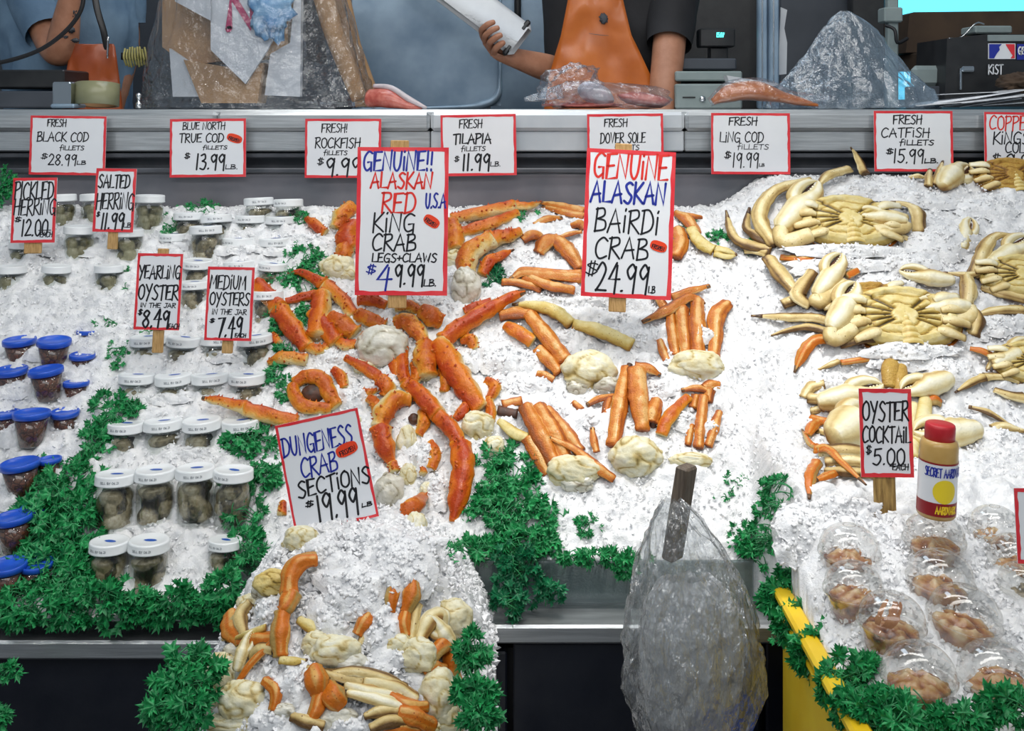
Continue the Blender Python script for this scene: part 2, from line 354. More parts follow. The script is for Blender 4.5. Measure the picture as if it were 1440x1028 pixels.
# ---------------------------------------------------------------- hand lettering
GL = {
'A': (6, '0,0 3,10 6,0|1,3.6 5.6,4.2'), 'B': (5, '.6,10 .3,0|~0,9.7 3.6,10 4.2,7.4 1,5.3|~1,5.3 4.6,4.6 4.8,1.2 0,0'),
'C': (5.4, '~5.6,8.6 3.4,10 .8,7.2 .4,3 2.2,0 5.6,1.3'), 'D': (5.6, '.9,10 .5,0|~-.2,9.6 3.4,9.8 5.6,6 4.4,1.6 0,-.2'),
'E': (4.6, '5,10 .5,9.7 .3,0 5,.3|.4,5 4,5.4'), 'F': (4.6, '5.4,10 .6,9.6 .3,0|.4,5 4,5.4'),
'G': (5.6, '~5.6,8.8 3.2,10 .7,7 .6,2.6 2.6,0 5.2,1.6|5.3,-.6 5.2,4.4 2.8,4.2'), 'H': (5.2, '.5,10 .2,0|5,10.2 4.7,-.4|.2,5 5.6,5.6'),
'I': (1, '.6,10 .4,0'), 'i': (1.2, '.6,7.2 .5,0|.6,9.4 .75,10'), 'J': (4.4, '~4.4,10 4.2,3 2.4,-.2 .3,1.6|2,10 6,10'),
'K': (5, '.6,10 .3,-.4|5.2,10.2 .6,4.6 5.6,0'), 'L': (4.4, '.5,10 .3,.2 5,.4'), 'M': (6.4, '0,0 .9,10 3.1,3.4 5.6,10 6.4,0'),
'N': (5.4, '0,0 .6,10 4.8,.3 5.4,10.4'), 'O': (5.2, '~3.2,10 .6,8 .4,2.5 2.8,0 5.2,2.6 5,8 2.6,10'), 'P': (4.8, '.8,10.2 .3,-.4|~-.2,9.6 4.2,9.8 4.6,6.6 .6,4.6'),
'Q': (5.4, '~3,10 .6,8 .4,2.5 2.8,0 5.4,2.4 5.2,8 3,10|3.4,2.4 5.8,-.6'), 'R': (5, '.8,10 .3,-.3|~-.2,9.6 4,9.9 4.4,6.8 .8,5|.8,5 5.4,-.2'),
'S': (4.8, '~5,9 3,10 .9,8 2.5,5.6 4.7,3.2 3,0 .1,1'), 'T': (5, '0,9.6 5.6,10.2|2.8,10 2.6,-.3'), 'U': (5, '~.4,10 .5,3 2.4,0 4.4,2.6 4.9,10'),
'V': (5, '.2,10 2.4,0 5.2,10.4'), 'W': (7, '.2,10 1.8,0 3.4,7.6 5.2,0 7,10.2'), 'X': (5, '.2,10 5,0|4.8,10 .2,0'), 'Y': (5.2, '0,10 2.7,5|5.4,10.4 1.6,-1.4'), 'Z': (5, '.2,9.6 5,10 0,.2 5.2,.4'),
'0': (5, '~2.8,10 .5,7.6 .5,2.4 2.6,0 4.8,2.6 4.6,8 2.4,10'), '1': (1.8, '.9,10.2 .5,-.2'), '2': (5, '~.4,8 2.4,10.2 4.5,8 2.6,3.6 .1,.2|.1,.2 5.2,.5'), '3': (4.6, '~.4,9 3.2,10 3.8,7.2 1.6,5.6|~1.6,5.6 4.6,4 3,.2 0,.8'),
'4': (5, '3.6,10.4 .1,4.2 5.4,4.6|3.9,9.6 3.3,-.6'), '5': (5, '5.2,9.9 1.2,9.6 .9,5.6|~.9,5.6 3.6,6 4.8,3.2 2.6,0 0,1'), '6': (5, '~4.2,10 1.2,6 .4,2.4 2.6,0 4.6,2.4 3,4.8 .6,3'), '7': (5, '0,9.4 5,10 1.8,-.4'),
'8': (5, '~4.6,8.6 2.6,10 .6,8 2.6,5.4 4.6,2.6 2.6,0 .4,2.6 2.6,5.4 4.4,8.2'), '9': (5, '~4.6,8 2.8,10 .5,7.6 2.2,4.8 4.6,7.8|4.7,9.6 4,-.5'),
'$': (4.4, '~4.2,8 2.4,9 .6,7.4 2.4,5.2 4.2,3.4 2.4,1.2 .2,2.4|1.7,10.4 1.4,-.2|2.9,10.4 2.6,-.2'), '.': (1, '.3,.1 .7,.6'), '!': (1.4, '.7,10 .6,3.4|.6,.9 .6,0'), '+': (4, '0,4.6 4.4,5|2.2,7.4 2,2.4'), '_': (5, '0,.4 5,.8'), '-': (3, '0,5 3,5'), '/': (3, '0,0 3,10'), 'f': (4, '~4.6,12 2.6,11 2,6 1.6,-2|.2,5.8 4.4,6.4'), ',': (1, '.6,.6 .2,-1'), ' ': (2.6, ''),
}
def cat2(pts, k=6):
    o = []
    for i in range(len(pts) - 1):
        a = pts[max(i - 1, 0)]; b = pts[i]; c = pts[i + 1]; d = pts[min(i + 2, len(pts) - 1)]
        for j in range(k):
            t = j / k; o.append(tuple(.5 * (2 * b[q] + (c[q] - a[q]) * t + (2 * a[q] - 5 * b[q] + 4 * c[q] - d[q]) * t * t + (3 * b[q] - a[q] - 3 * c[q] + d[q]) * t ** 3) for q in (0, 1)))
    return o + [pts[-1]]
def strokes(text, x0, x1, y0, y1, jit=.25, slant=.06):
    """pen strokes for a line of writing filling x0..x1, cap height y0 (base) to y1"""
    R = random.Random(text + str(round(x0, 3))); adv = 0; out = []
    for ch in text:
        g = GL.get(ch) or GL.get(ch.upper()) or GL[' ']
        dy = R.uniform(-jit, jit)
        for st in g[1].split('|') if g[1] else ():
            cv = st[0] == '~'; pts = [tuple(map(float, p.split(','))) for p in st.lstrip('~').split()]
            pts = [(adv + x + R.uniform(-jit, jit) * .5, y + dy + R.uniform(-jit, jit)) for x, y in pts]
            out.append(cat2(pts) if cv else pts)
        adv += g[0] + 1.3
    adv -= 1.3; sx = (x1 - x0) / adv; sy = (y1 - y0) / 10
    return [[(x0 + (x + slant * y) * sx, y0 + y * sy) for x, y in st] for st in out]
def ribbon(mb, st, wd, tf):
    """a pen stroke of a given width, mapped to space by tf(u, v)"""
    n = len(st); vs = []; fs = []
    for i, p in enumerate(st):
        a = st[max(i - 1, 0)]; c = st[min(i + 1, n - 1)]; dx, dy = c[0] - a[0], c[1] - a[1]; l = math.hypot(dx, dy) or 1
        nx, ny = -dy / l * wd / 2, dx / l * wd / 2
        if 0 < i < n - 1:       # keep the width at corners
            e = st[i - 1]; l2 = math.hypot(p[0] - e[0], p[1] - e[1]) or 1; cs = abs((-(p[1] - e[1]) / l2) * (-dy / l) + ((p[0] - e[0]) / l2) * (dx / l)); k = 1 / max(cs, .55); nx *= k; ny *= k
        vs += [tf(p[0] + nx, p[1] + ny), tf(p[0] - nx, p[1] - ny)]
    fs = [(2 * i, 2 * i + 1, 2 * i + 3, 2 * i + 2) for i in range(n - 1)]
    mb.add(vs, fs)
    for p in (st[0], st[-1]):
        mb.add([tf(p[0] + wd / 2 * math.cos(q * math.pi / 3), p[1] + wd / 2 * math.sin(q * math.pi / 3)) for q in range(6)], [tuple(range(6))])

# ---------------------------------------------------------------- price signs
def sign(label, x0, y0, x1, y1, D, lines, roll=0.0, border='redink', bw=4.2, tilt=.12, stick=None, frozen=(), group=None, card=None, rnd=False):
    """card sign covering the pixel box x0..x1, y0..y1 when not rolled; lines: (text, x0, x1, top, base, ink, pen) in the same pixels"""
    k = D / F; cx, cy = (x0 + x1) / 2, (y0 + y1) / 2; C = P(cx, cy, D); W, H = (x1 - x0) * k, (y1 - y0) * k
    Rm = Rx(-tilt) @ Ry(roll)
    def tf(off): return lambda u, v: C + Rm @ Vector((u, -off, v))
    lx = lambda px: (px - cx) * k
    ly = lambda py: (cy - py) * k
    t = thing('price_sign', C + Rm @ Vector((0, 0, -H / 2)), label, 'sign', group)
    b = MB(); b.box(C, (W, .0016, H), Rm, bev=.0005); b.build('card', MT[card or 'card'], t, False)
    b = MB(); g = bw * k; f = tf(.0011)
    for (ua, ub, va, vb) in ((-W / 2, W / 2, H / 2 - g, H / 2), (-W / 2, W / 2, -H / 2, -H / 2 + g), (-W / 2, -W / 2 + g * .9, -H / 2 + g, H / 2 - g), (W / 2 - g, W / 2, -H / 2 + g, H / 2 - g)):
        n = 12; hz = (ub - ua) > (vb - va); vs = []
        for i in range(n + 1):
            s_ = i / n; j = random.uniform(0, .35) * g
            if hz: u = ua + (ub - ua) * s_; lo, hi = (va - j * (va > 0), vb + j * (va < 0)); vs += [f(u, lo), f(u, hi)]
            else: v = va + (vb - va) * s_; lo, hi = (ua - j * (ua > 0), ub + j * (ua < 0)); vs += [f(lo, v), f(hi, v)]
        b.add(vs, [(2 * i, 2 * i + 1, 2 * i + 3, 2 * i + 2) for i in range(n)])
    b.build('border', MT[border], t, False)
    inks = {}
    for ln in lines:
        tx, a, c, top, base, ink, pen = ln
        mb = inks.setdefault(ink, MB())
        for st in strokes(tx, lx(a), lx(c), ly(base), ly(top)): ribbon(mb, st, pen * k, tf(.0013))
    for ink, mb in inks.items(): mb.build('lettering', MT[ink], t, False, label={'ink_k': 'black marker lettering', 'ink_r': 'red marker lettering', 'ink_b': 'blue marker lettering', 'ink_g': 'faint grey writing'}[ink])
    for (px, py, rw, rh, rot) in frozen:
        b = MB(); n = 28; a0 = math.radians(rot); ff = tf(.0016); pts = []
        for i in range(n):
            a = 2 * math.pi * i / n; e = math.cos(a), math.sin(a); u = math.copysign(abs(e[0]) ** .8, e[0]) * rw * k; v = math.copysign(abs(e[1]) ** .7, e[1]) * rh * k
            pts.append(ff(lx(px) + u * math.cos(a0) - v * math.sin(a0), ly(py) + u * math.sin(a0) + v * math.cos(a0)))
        b.add([ff(lx(px), ly(py))] + pts, [(0, i + 1, (i + 1) % n + 1) for i in range(n)])
        st_o = b.build('sticker', MT['sticker'], t, False, label='orange red frozen sticker')
        b = MB(); ff2 = tf(.0019)
        for st in strokes('FROZEN', -rw * .72, rw * .72, -rh * .62, rh * .12, .1, 0):
            ribbon(b, [((lx(px) + (u * math.cos(a0) - v * math.sin(a0)) * k), (ly(py) + (u * math.sin(a0) + v * math.cos(a0)) * k)) for u, v in st], 1.0 * k, ff2)
        b.build('lettering', MT['ink_k'], st_o, False)
    if stick:
        sx, sw, top, bot, mt = stick; b = MB()
        b.box(C + Rm @ Vector((lx(sx), .006, (ly(top) + ly(bot)) / 2)), (sw * k, .008, (bot - top) * k), Rm, bev=.0015); b.build('stick', MT[mt], t, False)
    return t
K_, R_, B_ = 'ink_k', 'ink_r', 'ink_b'
GRP = None
DB = 2.572
sign('white card sign for fresh black cod at 28.99 hanging on the rail', 42, 163, 149, 246, DB, [('FRESH', 66, 92, 168, 178, K_, 1.4), ('BLACK COD', 52, 124, 186, 199, K_, 1.6), ('fiLLETS', 84, 118, 205, 211, K_, 1.2), ('$', 58, 67, 216, 224, K_, 1.2), ('28.99', 69, 108, 217, 232, K_, 1.7), ('LB', 109, 121, 226, 231, K_, 1.2)], .012, bw=3, tilt=.05)
sign('white card sign for blue north true cod at 13.99 on the rail', 239, 167, 346, 249, DB, [('BLUE NORTH', 257, 316, 172, 182, K_, 1.4), ('TRUE COD', 252, 314, 188, 200, K_, 1.7), ('fiLLETS', 285, 319, 205, 210, K_, 1.2), ('$', 259, 267, 215, 223, K_, 1.4), ('13.99', 276, 316, 217, 238, K_, 2.4), ('LB.', 317, 334, 232, 238, K_, 1.2)], -.01, bw=3, tilt=.05, frozen=((330, 195, 11, 6, -18),))
sign('white card sign for fresh rockfish tucked behind the red king crab sign', 429, 167, 536, 250, DB, [('FRESH!', 452, 488, 174, 186, K_, 1.5), ('ROCKFISH', 443, 506, 194, 208, K_, 1.7), ('fiLLETS', 455, 488, 212, 218, K_, 1.2), ('$', 446, 455, 222, 232, K_, 1.4), ('9.99', 458, 506, 222, 247, K_, 2.6), ('LB', 508, 520, 240, 247, K_, 1.2)], 0, bw=3, tilt=.05)
sign('white card sign for fresh tilapia at 11.99 on the rail', 620, 161, 726, 247, DB, [('FRESH', 646, 678, 168, 180, K_, 1.5), ('TILAPIA', 637, 690, 188, 202, K_, 2.2), ('fiLLETS', 648, 682, 206, 212, K_, 1.2), ('$', 638, 645, 219, 227, K_, 1.2), ('11.99', 650, 688, 217, 239, K_, 2.6), ('LB.', 689, 703, 228, 234, K_, 1.2)], -.018, bw=3, tilt=.05)
sign('white card sign for fresh dover sole half hidden behind the bairdi crab sign', 826, 160, 933, 246, DB, [('FRESH', 850, 882, 167, 178, K_, 1.5), ('DOVER SOLE', 844, 907, 187, 201, K_, 1.6), ('fiLLETS', 864, 898, 204, 211, K_, 1.2)], -.01, bw=3, tilt=.05)
sign('white card sign for fresh ling cod at 19.99 on the rail', 1000, 159, 1111, 245, DB, [('FRESH', 1025, 1064, 165, 176, K_, 1.6), ('LiNG COD', 1012, 1073, 186, 200, K_, 1.6), ('fiLLETS', 1036, 1080, 203, 210, K_, 1), ('$', 1018, 1027, 213, 223, K_, 1.4), ('19.99', 1030, 1066, 215, 235, K_, 1.7), ('LB', 1067, 1074, 230, 234, K_, 1)], .004, bw=3, tilt=.05)
sign('white card sign for fresh catfish at 15.99 behind the whole crabs', 1229, 156, 1340, 241, DB, [('FRESH', 1256, 1296, 162, 174, K_, 1.7), ('CATFiSH', 1239, 1306, 180, 193, K_, 1.7), ('fiLLETS', 1264, 1312, 197, 204, K_, 1.5), ('$', 1245, 1255, 209, 217, K_, 1.5), ('15.99', 1256, 1298, 210, 229, K_, 2), ('LB.', 1299, 1318, 223, 229, K_, 1.6)], .002, bw=3, tilt=.05)
sign('white card sign for copper river king salmon cut off by the picture edge', 1384, 158, 1494, 243, DB, [('COPPER', 1391, 1452, 163, 183, R_, 2), ('KiNGS', 1396, 1446, 186, 203, K_, 1.9), ('COLLARS', 1413, 1478, 200, 215, K_, 1.8), ('$', 1393, 1406, 216, 231, K_, 1.6), ('9.99', 1413, 1462, 216, 240, K_, 2.2)], .012, bw=3, tilt=.05)
sign('small red bordered sign for pickled herring at 12.00 each', 17, 250, 79, 341, 2.31, [('PICKLED', 20, 74, 256, 280, K_, 2.2), ('HERRiNG', 20, 78, 280, 302, K_, 2), ('$', 21, 30, 305, 312, K_, 1.4), ('12.00', 32, 68, 309, 331, K_, 2.3), ('_', 56, 73, 320, 324, K_, 1.2), ('EACH', 58, 75, 326, 333, K_, 1.3)], -.01, bw=3.4, stick=(47, 24, 330, 356, 'wood'))
sign('small red bordered sign for salted herring at 11.99 in front of jars', 133, 237, 190, 326, 2.34, [('SALTED', 137, 181, 246, 264, K_, 2.2), ('HERRiNG', 136, 188, 272, 294, K_, 2), ('$', 137, 142, 298, 305, K_, 1.2), ('11.99', 145, 176, 300, 322, K_, 2.5), ('LB', 176, 186, 313, 319, K_, 1.2)], .02, bw=3.4, stick=(161, 14, 318, 350, 'wood'))
sign('small red bordered sign for yearling oyster at 8.49 on a wooden stick', 191, 357, 255, 463, 2.06, [('YEARLiNG', 194, 252, 374, 392, K_, 2.1), ('OYSTER', 195, 250, 401, 421, K_, 2.3), ('IN THE JAR', 199, 248, 426, 432, K_, 1.2), ('$', 196, 202, 435, 443, K_, 1.5), ('8.49', 203, 240, 436, 459, K_, 2.8), ('EACH', 240, 255, 454, 461, K_, 1.3)], .02, bw=3.2, stick=(225, 15, 350, 495, 'wood'))
sign('small red bordered sign for medium oysters at 7.49 on a wooden stick', 290, 376, 356, 478, 2.03, [('MEDiUM', 294, 344, 388, 407, K_, 1.9), ('OYSTERS', 295, 350, 412, 429, K_, 2), ('iN THE JAR', 299, 347, 435, 442, K_, 1.2), ('$', 296, 303, 448, 454, K_, 1.4), ('7.49', 308, 342, 446, 472, K_, 2.6), ('EACH', 333, 348, 468, 473, K_, 1.3)], .022, bw=3.2, stick=(322, 15, 470, 496, 'wood'))
sign('large sign for genuine red king crab legs and claws at 49.99', 501, 207, 630, 414, 2.15, [('GENUiNE!!', 509, 607, 213, 240, B_, 3), ('ALASKAN', 520, 606, 243, 265, R_, 3), ('RED', 536, 583, 271, 299, R_, 3), ('U.S.A', 598, 626, 272, 292, B_, 2.6), ('KiNG', 524, 582, 300, 326, K_, 2.6), ('CRAB', 524, 584, 329, 352, K_, 2.6), ('LEGS+CLAWS', 524, 614, 356, 368, K_, 2), ('$', 516, 529, 372, 385, B_, 2), ('4', 531, 550, 373, 405, B_, 3), ('9.99', 556, 597, 371, 400, K_, 2.8), ('LB.', 597, 614, 392, 401, K_, 1.8)], .006, bw=5, tilt=.1, stick=(560, 26, 197, 432, 'wood'), frozen=((607, 311, 12, 7.5, -32),))
sign('large sign for genuine bairdi crab at 24.99 on a wooden stick', 821, 211, 947, 418, 2.10, [('GENUiNE', 831, 935, 217, 252, R_, 3.4), ('ALASKAN', 829, 933, 256, 286, B_, 3.6), ('BAiRDi', 836, 925, 295, 327, K_, 2.7), ('CRAB', 838, 911, 335, 364, K_, 2.7), ('$', 825, 842, 370, 390, K_, 2), ('24.99', 841, 914, 372, 410, K_, 3), ('LB', 915, 924, 400, 409, K_, 1.6)], .05, bw=5, tilt=.1, stick=(873, 24, 202, 438, 'wood'), frozen=((927, 344, 12, 7.5, -15),))
sign('tilted sign for dungeness crab sections at 19.99 above the crab heap', 400, 586, 519, 738, 1.70, [('DUNGENESS', 404, 503, 606, 632, B_, 2.6), ('CRAB', 424, 475, 638, 664, B_, 2.6), ('SECTiONS', 414, 516, 668, 690, K_, 2.7), ('$', 420, 432, 697, 705, K_, 1.8), ('19.99', 436, 494, 692, 727, K_, 3.2), ('LB', 498, 512, 716, 721, K_, 1.6), ('U.S.A', 446, 470, 733, 737, 'ink_g', 1)], -.215, bw=3.2, tilt=.1, stick=(455, 24, 728, 765, 'wood'), frozen=((493, 639, 16, 9, 12),))
sign('red bordered sign for oyster cocktail at 5.00 each by the crate cups', 1209, 548, 1283, 669, 1.60, [('OYSTER', 1213, 1277, 566, 592, K_, 2.6), ('COCKTAiL', 1212, 1279, 600, 622, K_, 2.4), ('$', 1216, 1224, 626, 638, K_, 1.6), ('5.00', 1226, 1270, 630, 652, K_, 2.4), ('_', 1249, 1270, 650, 654, K_, 1.4), ('EACH', 1253, 1275, 651, 659, K_, 1.5)], .008, bw=4.6, stick=(1243, 30, 660, 737, 'grainwood'), card=None)
sign('red bordered sign cut off at the picture edge above white cups', 1428, 688, 1500, 790, 1.36, [], .0, bw=4.6, tilt=.12, stick=(1470, 26, 786, 850, 'wood'))

# ---------------------------------------------------------------- jars, tubs and cups standing in the ice
def PATCH(name, cols, scale, dark, rough=.35, bump=.5, feature='F1', mix=.6):
    """lumpy packed contents: cells of several colours with dark seams"""
    m = bpy.data.materials.new(name); m.use_nodes = True; nt = m.node_tree; N = nt.nodes; L = nt.links; b = N['Principled BSDF']; b.inputs['Roughness'].default_value = rough
    tc = N.new('ShaderNodeTexCoord'); oi = N.new('ShaderNodeObjectInfo'); nz = N.new('ShaderNodeTexNoise'); nz.inputs['Scale'].default_value = scale * .8; nz.inputs['Detail'].default_value = 3
    ad = N.new('ShaderNodeVectorMath'); ad.operation = 'MULTIPLY_ADD'; ad.inputs[1].default_value = (1.4 / scale,) * 3; L.new(nz.outputs['Color'], ad.inputs[0])
    of = N.new('ShaderNodeVectorMath'); of.operation = 'ADD'; L.new(tc.outputs['Object'], of.inputs[0]); L.new(oi.outputs['Random'], of.inputs[1]); L.new(of.outputs[0], nz.inputs[0]); L.new(of.outputs[0], ad.inputs[2])
    v = N.new('ShaderNodeTexVoronoi'); v.inputs['Scale'].default_value = scale; L.new(ad.outputs[0], v.inputs[0])
    e = N.new('ShaderNodeTexVoronoi'); e.feature = 'DISTANCE_TO_EDGE'; e.inputs['Scale'].default_value = scale; L.new(ad.outputs[0], e.inputs[0])
    sp = N.new('ShaderNodeSeparateColor'); L.new(v.outputs['Color'], sp.inputs[0])
    r = N.new('ShaderNodeValToRGB'); q = r.color_ramp.elements; q[0].color = (*cols[0], 1); q[1].color = (*cols[-1], 1)
    for i, c in enumerate(cols[1:-1]): z = q.new((i + 1) / (len(cols) - 1)); z.color = (*c, 1)
    L.new(sp.outputs[0], r.inputs[0])
    g = N.new('ShaderNodeMath'); g.operation = 'MULTIPLY'; g.use_clamp = True; g.inputs[1].default_value = 9; L.new(e.outputs['Distance'], g.inputs[0])
    mx = N.new('ShaderNodeMix'); mx.data_type = 'RGBA'; mx.inputs[6].default_value = (*dark, 1); L.new(g.outputs[0], mx.inputs[0]); L.new(r.outputs[0], mx.inputs[7]); L.new(mx.outputs[2], b.inputs['Base Color'])
    bm = N.new('ShaderNodeBump'); bm.inputs['Strength'].default_value = bump; bm.inputs['Distance'].default_value = .004; L.new(e.outputs['Distance'], bm.inputs['Height']); L.new(bm.outputs[0], b.inputs['Normal'])
    return m
MT['oyster'] = M('shucked oysters', (.4, .35, .25), None, 150, .3, .4, 200, nk=.9, tones=((.08, (.02, .016, .012)), (.3, (.075, .062, .042)), (.52, (.19, .155, .09)), (.78, (.33, .27, .165)), (1.0, (.48, .42, .3))), coat=.4)
MT['herring'] = M('herring in brine', (.4, .35, .2), None, 120, .3, .4, 200, nk=.8, tones=((.08, (.04, .035, .02)), (.35, (.13, .115, .06)), (.6, (.25, .22, .12)), (1.0, (.4, .37, .24))), coat=.4)
MT['redfill'] = PATCH('dark red seafood salad', [(.12, .035, .02), (.2, .07, .04), (.09, .03, .02), (.24, .11, .06)], 90, (.03, .012, .01))
MT['jarglass'] = FILM('jar glass', (.92, .94, .92), .6, .04, milk=.0, bump=0)
MT['cupfilm'] = FILM('clear cup', (.97, .97, .96), .55, .05, (.9, .9, .88), .05, .12, 25)
MT['lid'] = M('white plastic lid', (.76, .79, .8), (.83, .85, .86), 30, .32)
MT['bluelid'] = M('blue plastic lid', (.012, .075, .5), (.02, .11, .62), 20, .3)
MT['bluepen'] = M('blue lid print', (.02, .1, .45), None, rough=.4)
MT['greyprint'] = M('grey print', (.25, .27, .3), None, rough=.5)

def lid_print(mb, text, r, z0, z1, a0, a1):
    f = lambda u, v: Vector(((r + .0004) * math.sin(u), -(r + .0004) * math.cos(u), v))
    for st in strokes(text, a0, a1, z0, z1, .1, 0):
        st2 = []
        for i in range(len(st) - 1):
            for k in range(3): st2.append((st[i][0] + (st[i + 1][0] - st[i][0]) * k / 3, st[i][1] + (st[i + 1][1] - st[i][1]) * k / 3))
        st2.append(st[-1]); n = len(st2); w = .0007; vs = []
        for i, p in enumerate(st2):
            a = st2[max(i - 1, 0)]; c = st2[min(i + 1, n - 1)]; dx, dy = (c[0] - a[0]) * r, c[1] - a[1]; l = math.hypot(dx, dy) or 1
            vs += [f(p[0] - dy / l * w / 2 / r, p[1] + dx / l * w / 2), f(p[0] + dy / l * w / 2 / r, p[1] - dx / l * w / 2)]
        mb.add(vs, [(2 * i, 2 * i + 1, 2 * i + 3, 2 * i + 2) for i in range(n - 1)])
def lumpy(r, z0, z1, seed, cells=20):
    """contents packed against the glass: pillows of random size with a tone each"""
    R = random.Random(seed); cs = [(R.uniform(0, 6.283), R.uniform(z0, z1), R.random(), R.uniform(.7, 1.5), R.uniform(-.7, .7)) for _ in range(cells)]; mb = MB(); nu, nv = 72, 34; vs = []; tn = []
    for j in range(nv + 1):
        z = z0 + (z1 - z0) * j / nv
        for k in range(nu):
            a = 2 * math.pi * k / nu; best = 9; t = 0
            for (ca, cz, ct, cw, sk) in cs:
                da = ((a - ca + math.pi) % (2 * math.pi) - math.pi) * r; dz = z - cz; da, dz = da * math.cos(sk) + dz * math.sin(sk), dz * math.cos(sk) - da * math.sin(sk); d = math.hypot(da / cw, dz * 1.25 * cw ** .5)
                if d < best: best = d; t = ct
            q = best / .0165; rr = r * (1 - .13 * min(q, 1.3) ** 2.4); e = min(j, nv - j) / 3
            if e < 1: rr *= .8 + .2 * e
            vs.append((rr * math.cos(a), rr * math.sin(a), z)); tn.append(max(0, .3 + .7 * t - .9 * max(q - .92, 0)))
    n = len(vs); vs += [(0, 0, z0), (0, 0, z1)]; tn += [.3, .3]
    fs = [(j * nu + k, j * nu + (k + 1) % nu, (j + 1) * nu + (k + 1) % nu, (j + 1) * nu + k) for j in range(nv) for k in range(nu)] + [(n, (k + 1) % nu, k) for k in range(nu)] + [(n + 1, nv * nu + k, nv * nu + (k + 1) % nu) for k in range(nu)]
    mb.add(vs, fs, tn); return mb
def jar_proto(name, kind, h=.078, r=.0325, printed=True, seed=1):
    """origin at the middle of the lid; jar hangs below"""
    t = bpy.data.objects.new(name, None); COL.objects.link(t); t.empty_display_size = .02
    b = MB(); z0 = -.009
    b.lathe([(r * .86, z0 - h), (r * .95, z0 - h + .001), (r, z0 - h + .006), (r, z0 - .016), (r * .97, z0 - .01), (r * .9, z0 - .005), (r * .9, z0)], seg=32, cap=True); b.build('glass', MT['jarglass'], t)
    b = lumpy(r * .95, z0 - h + .003, z0 - .008, seed); b.build('oysters' if kind == 'oyster' else 'herring', MT[kind], t)
    b = MB(); R = r * 1.09; b.lathe([(R * .93, -.009), (R, -.008), (R, -.0062), (R * .985, -.0055), (R * .985, .006), (R * .96, .0085), (R * .86, .0092), (R * .82, .0082), (.001, .0082)], seg=36); ld = b.build('lid', MT['lid'], t)
    if printed:
        b = MB(); lid_print(b, 'SELL BY 06.21', R * .985, -.0022, .0016, -.5, .45); b.build('date_print', MT['greyprint'], ld, False, label='grey date print')
        b = MB(); n = 20
        for rr, hh, cx, mi in ((.011, .0055, .003, 0),):
            b.add([(cx, -.002, .0086)] + [(cx + rr * math.cos(2 * math.pi * i / n) * (1 + .15 * math.sin(3 * i)), -.002 + hh * math.sin(2 * math.pi * i / n), .0086) for i in range(n)], [(0, i + 1, (i + 1) % n + 1) for i in range(n)])
        b.build('lid_logo', MT['bluepen'], ld, False, label='blue oval print on the lid')
    return t
def place(proto, used, loc, rx, ry, rz, sc, label, cat, group):
    o = proto if not used else copy_tree(proto)
    o.location = loc; o.rotation_euler = (rx, ry, rz); o.scale = (sc,) * 3
    return tag(o, label, cat, group)
OY = [[jar_proto('oyster_jar', 'oyster', seed=q), False] for q in (3, 8, 15, 21)]
# rows of oyster jars: lid middle in pixels, lid width, how far it stands out of the ice
rows = [
 ('topmost row of oyster jars by the case back', 'at the back of the oyster jars', [(362, 284, 42, .035), (404, 286, 42, .035)]),
 ('second row of oyster jars', 'in the second row of oyster jars', [(262, 305, 41, .03), (302, 308, 44, .032), (350, 309, 42, .012), (393, 310, 42, .012)]),
 ('loose oyster jars below the second row', 'below the second row of jars', [(287, 324, 46, .045), (242, 334, 42, .004), (332, 341, 44, .005), (384, 341, 44, .004)]),
 ('jars beside the yearling and medium oyster signs', 'beside the two oyster signs', [(275, 372, 43, .03), (334, 374, 44, .012), (382, 376, 42, .022), (270, 402, 42, .032), (374, 416, 46, .03)]),
 ('oyster jars below the two signs', 'in the row under the two oyster signs', [(205, 480, 50, .016), (257, 481, 50, .013), (305, 480, 50, .014), (356, 479, 50, .028)]),
 ('third row of oyster jars from the front', 'third row up from the case front', [(189, 534, 50, .016), (241, 535, 52, .014), (293, 534, 52, .014), (346, 534, 53, .015)]),
 ('second row of oyster jars from the front', 'second row up from the case front', [(174, 603, 52, .022), (226, 600, 54, .022), (281, 599, 55, .026), (337, 599, 55, .018)]),
 ('tall row of fully visible oyster jars', 'row of oyster jars standing clear of the ice', [(159, 676, 57, .072), (215, 670, 57, .072), (272, 667, 56, .078), (326, 670, 56, .074)]),
 ('front row of oyster jars', 'front row of oyster jars', [(150, 771, 56, .048), (206, 770, 58, .052), (314, 768, 48, .03)]),
]
ORD = ['first', 'second', 'third', 'fourth', 'fifth']; used = False
JARS = []
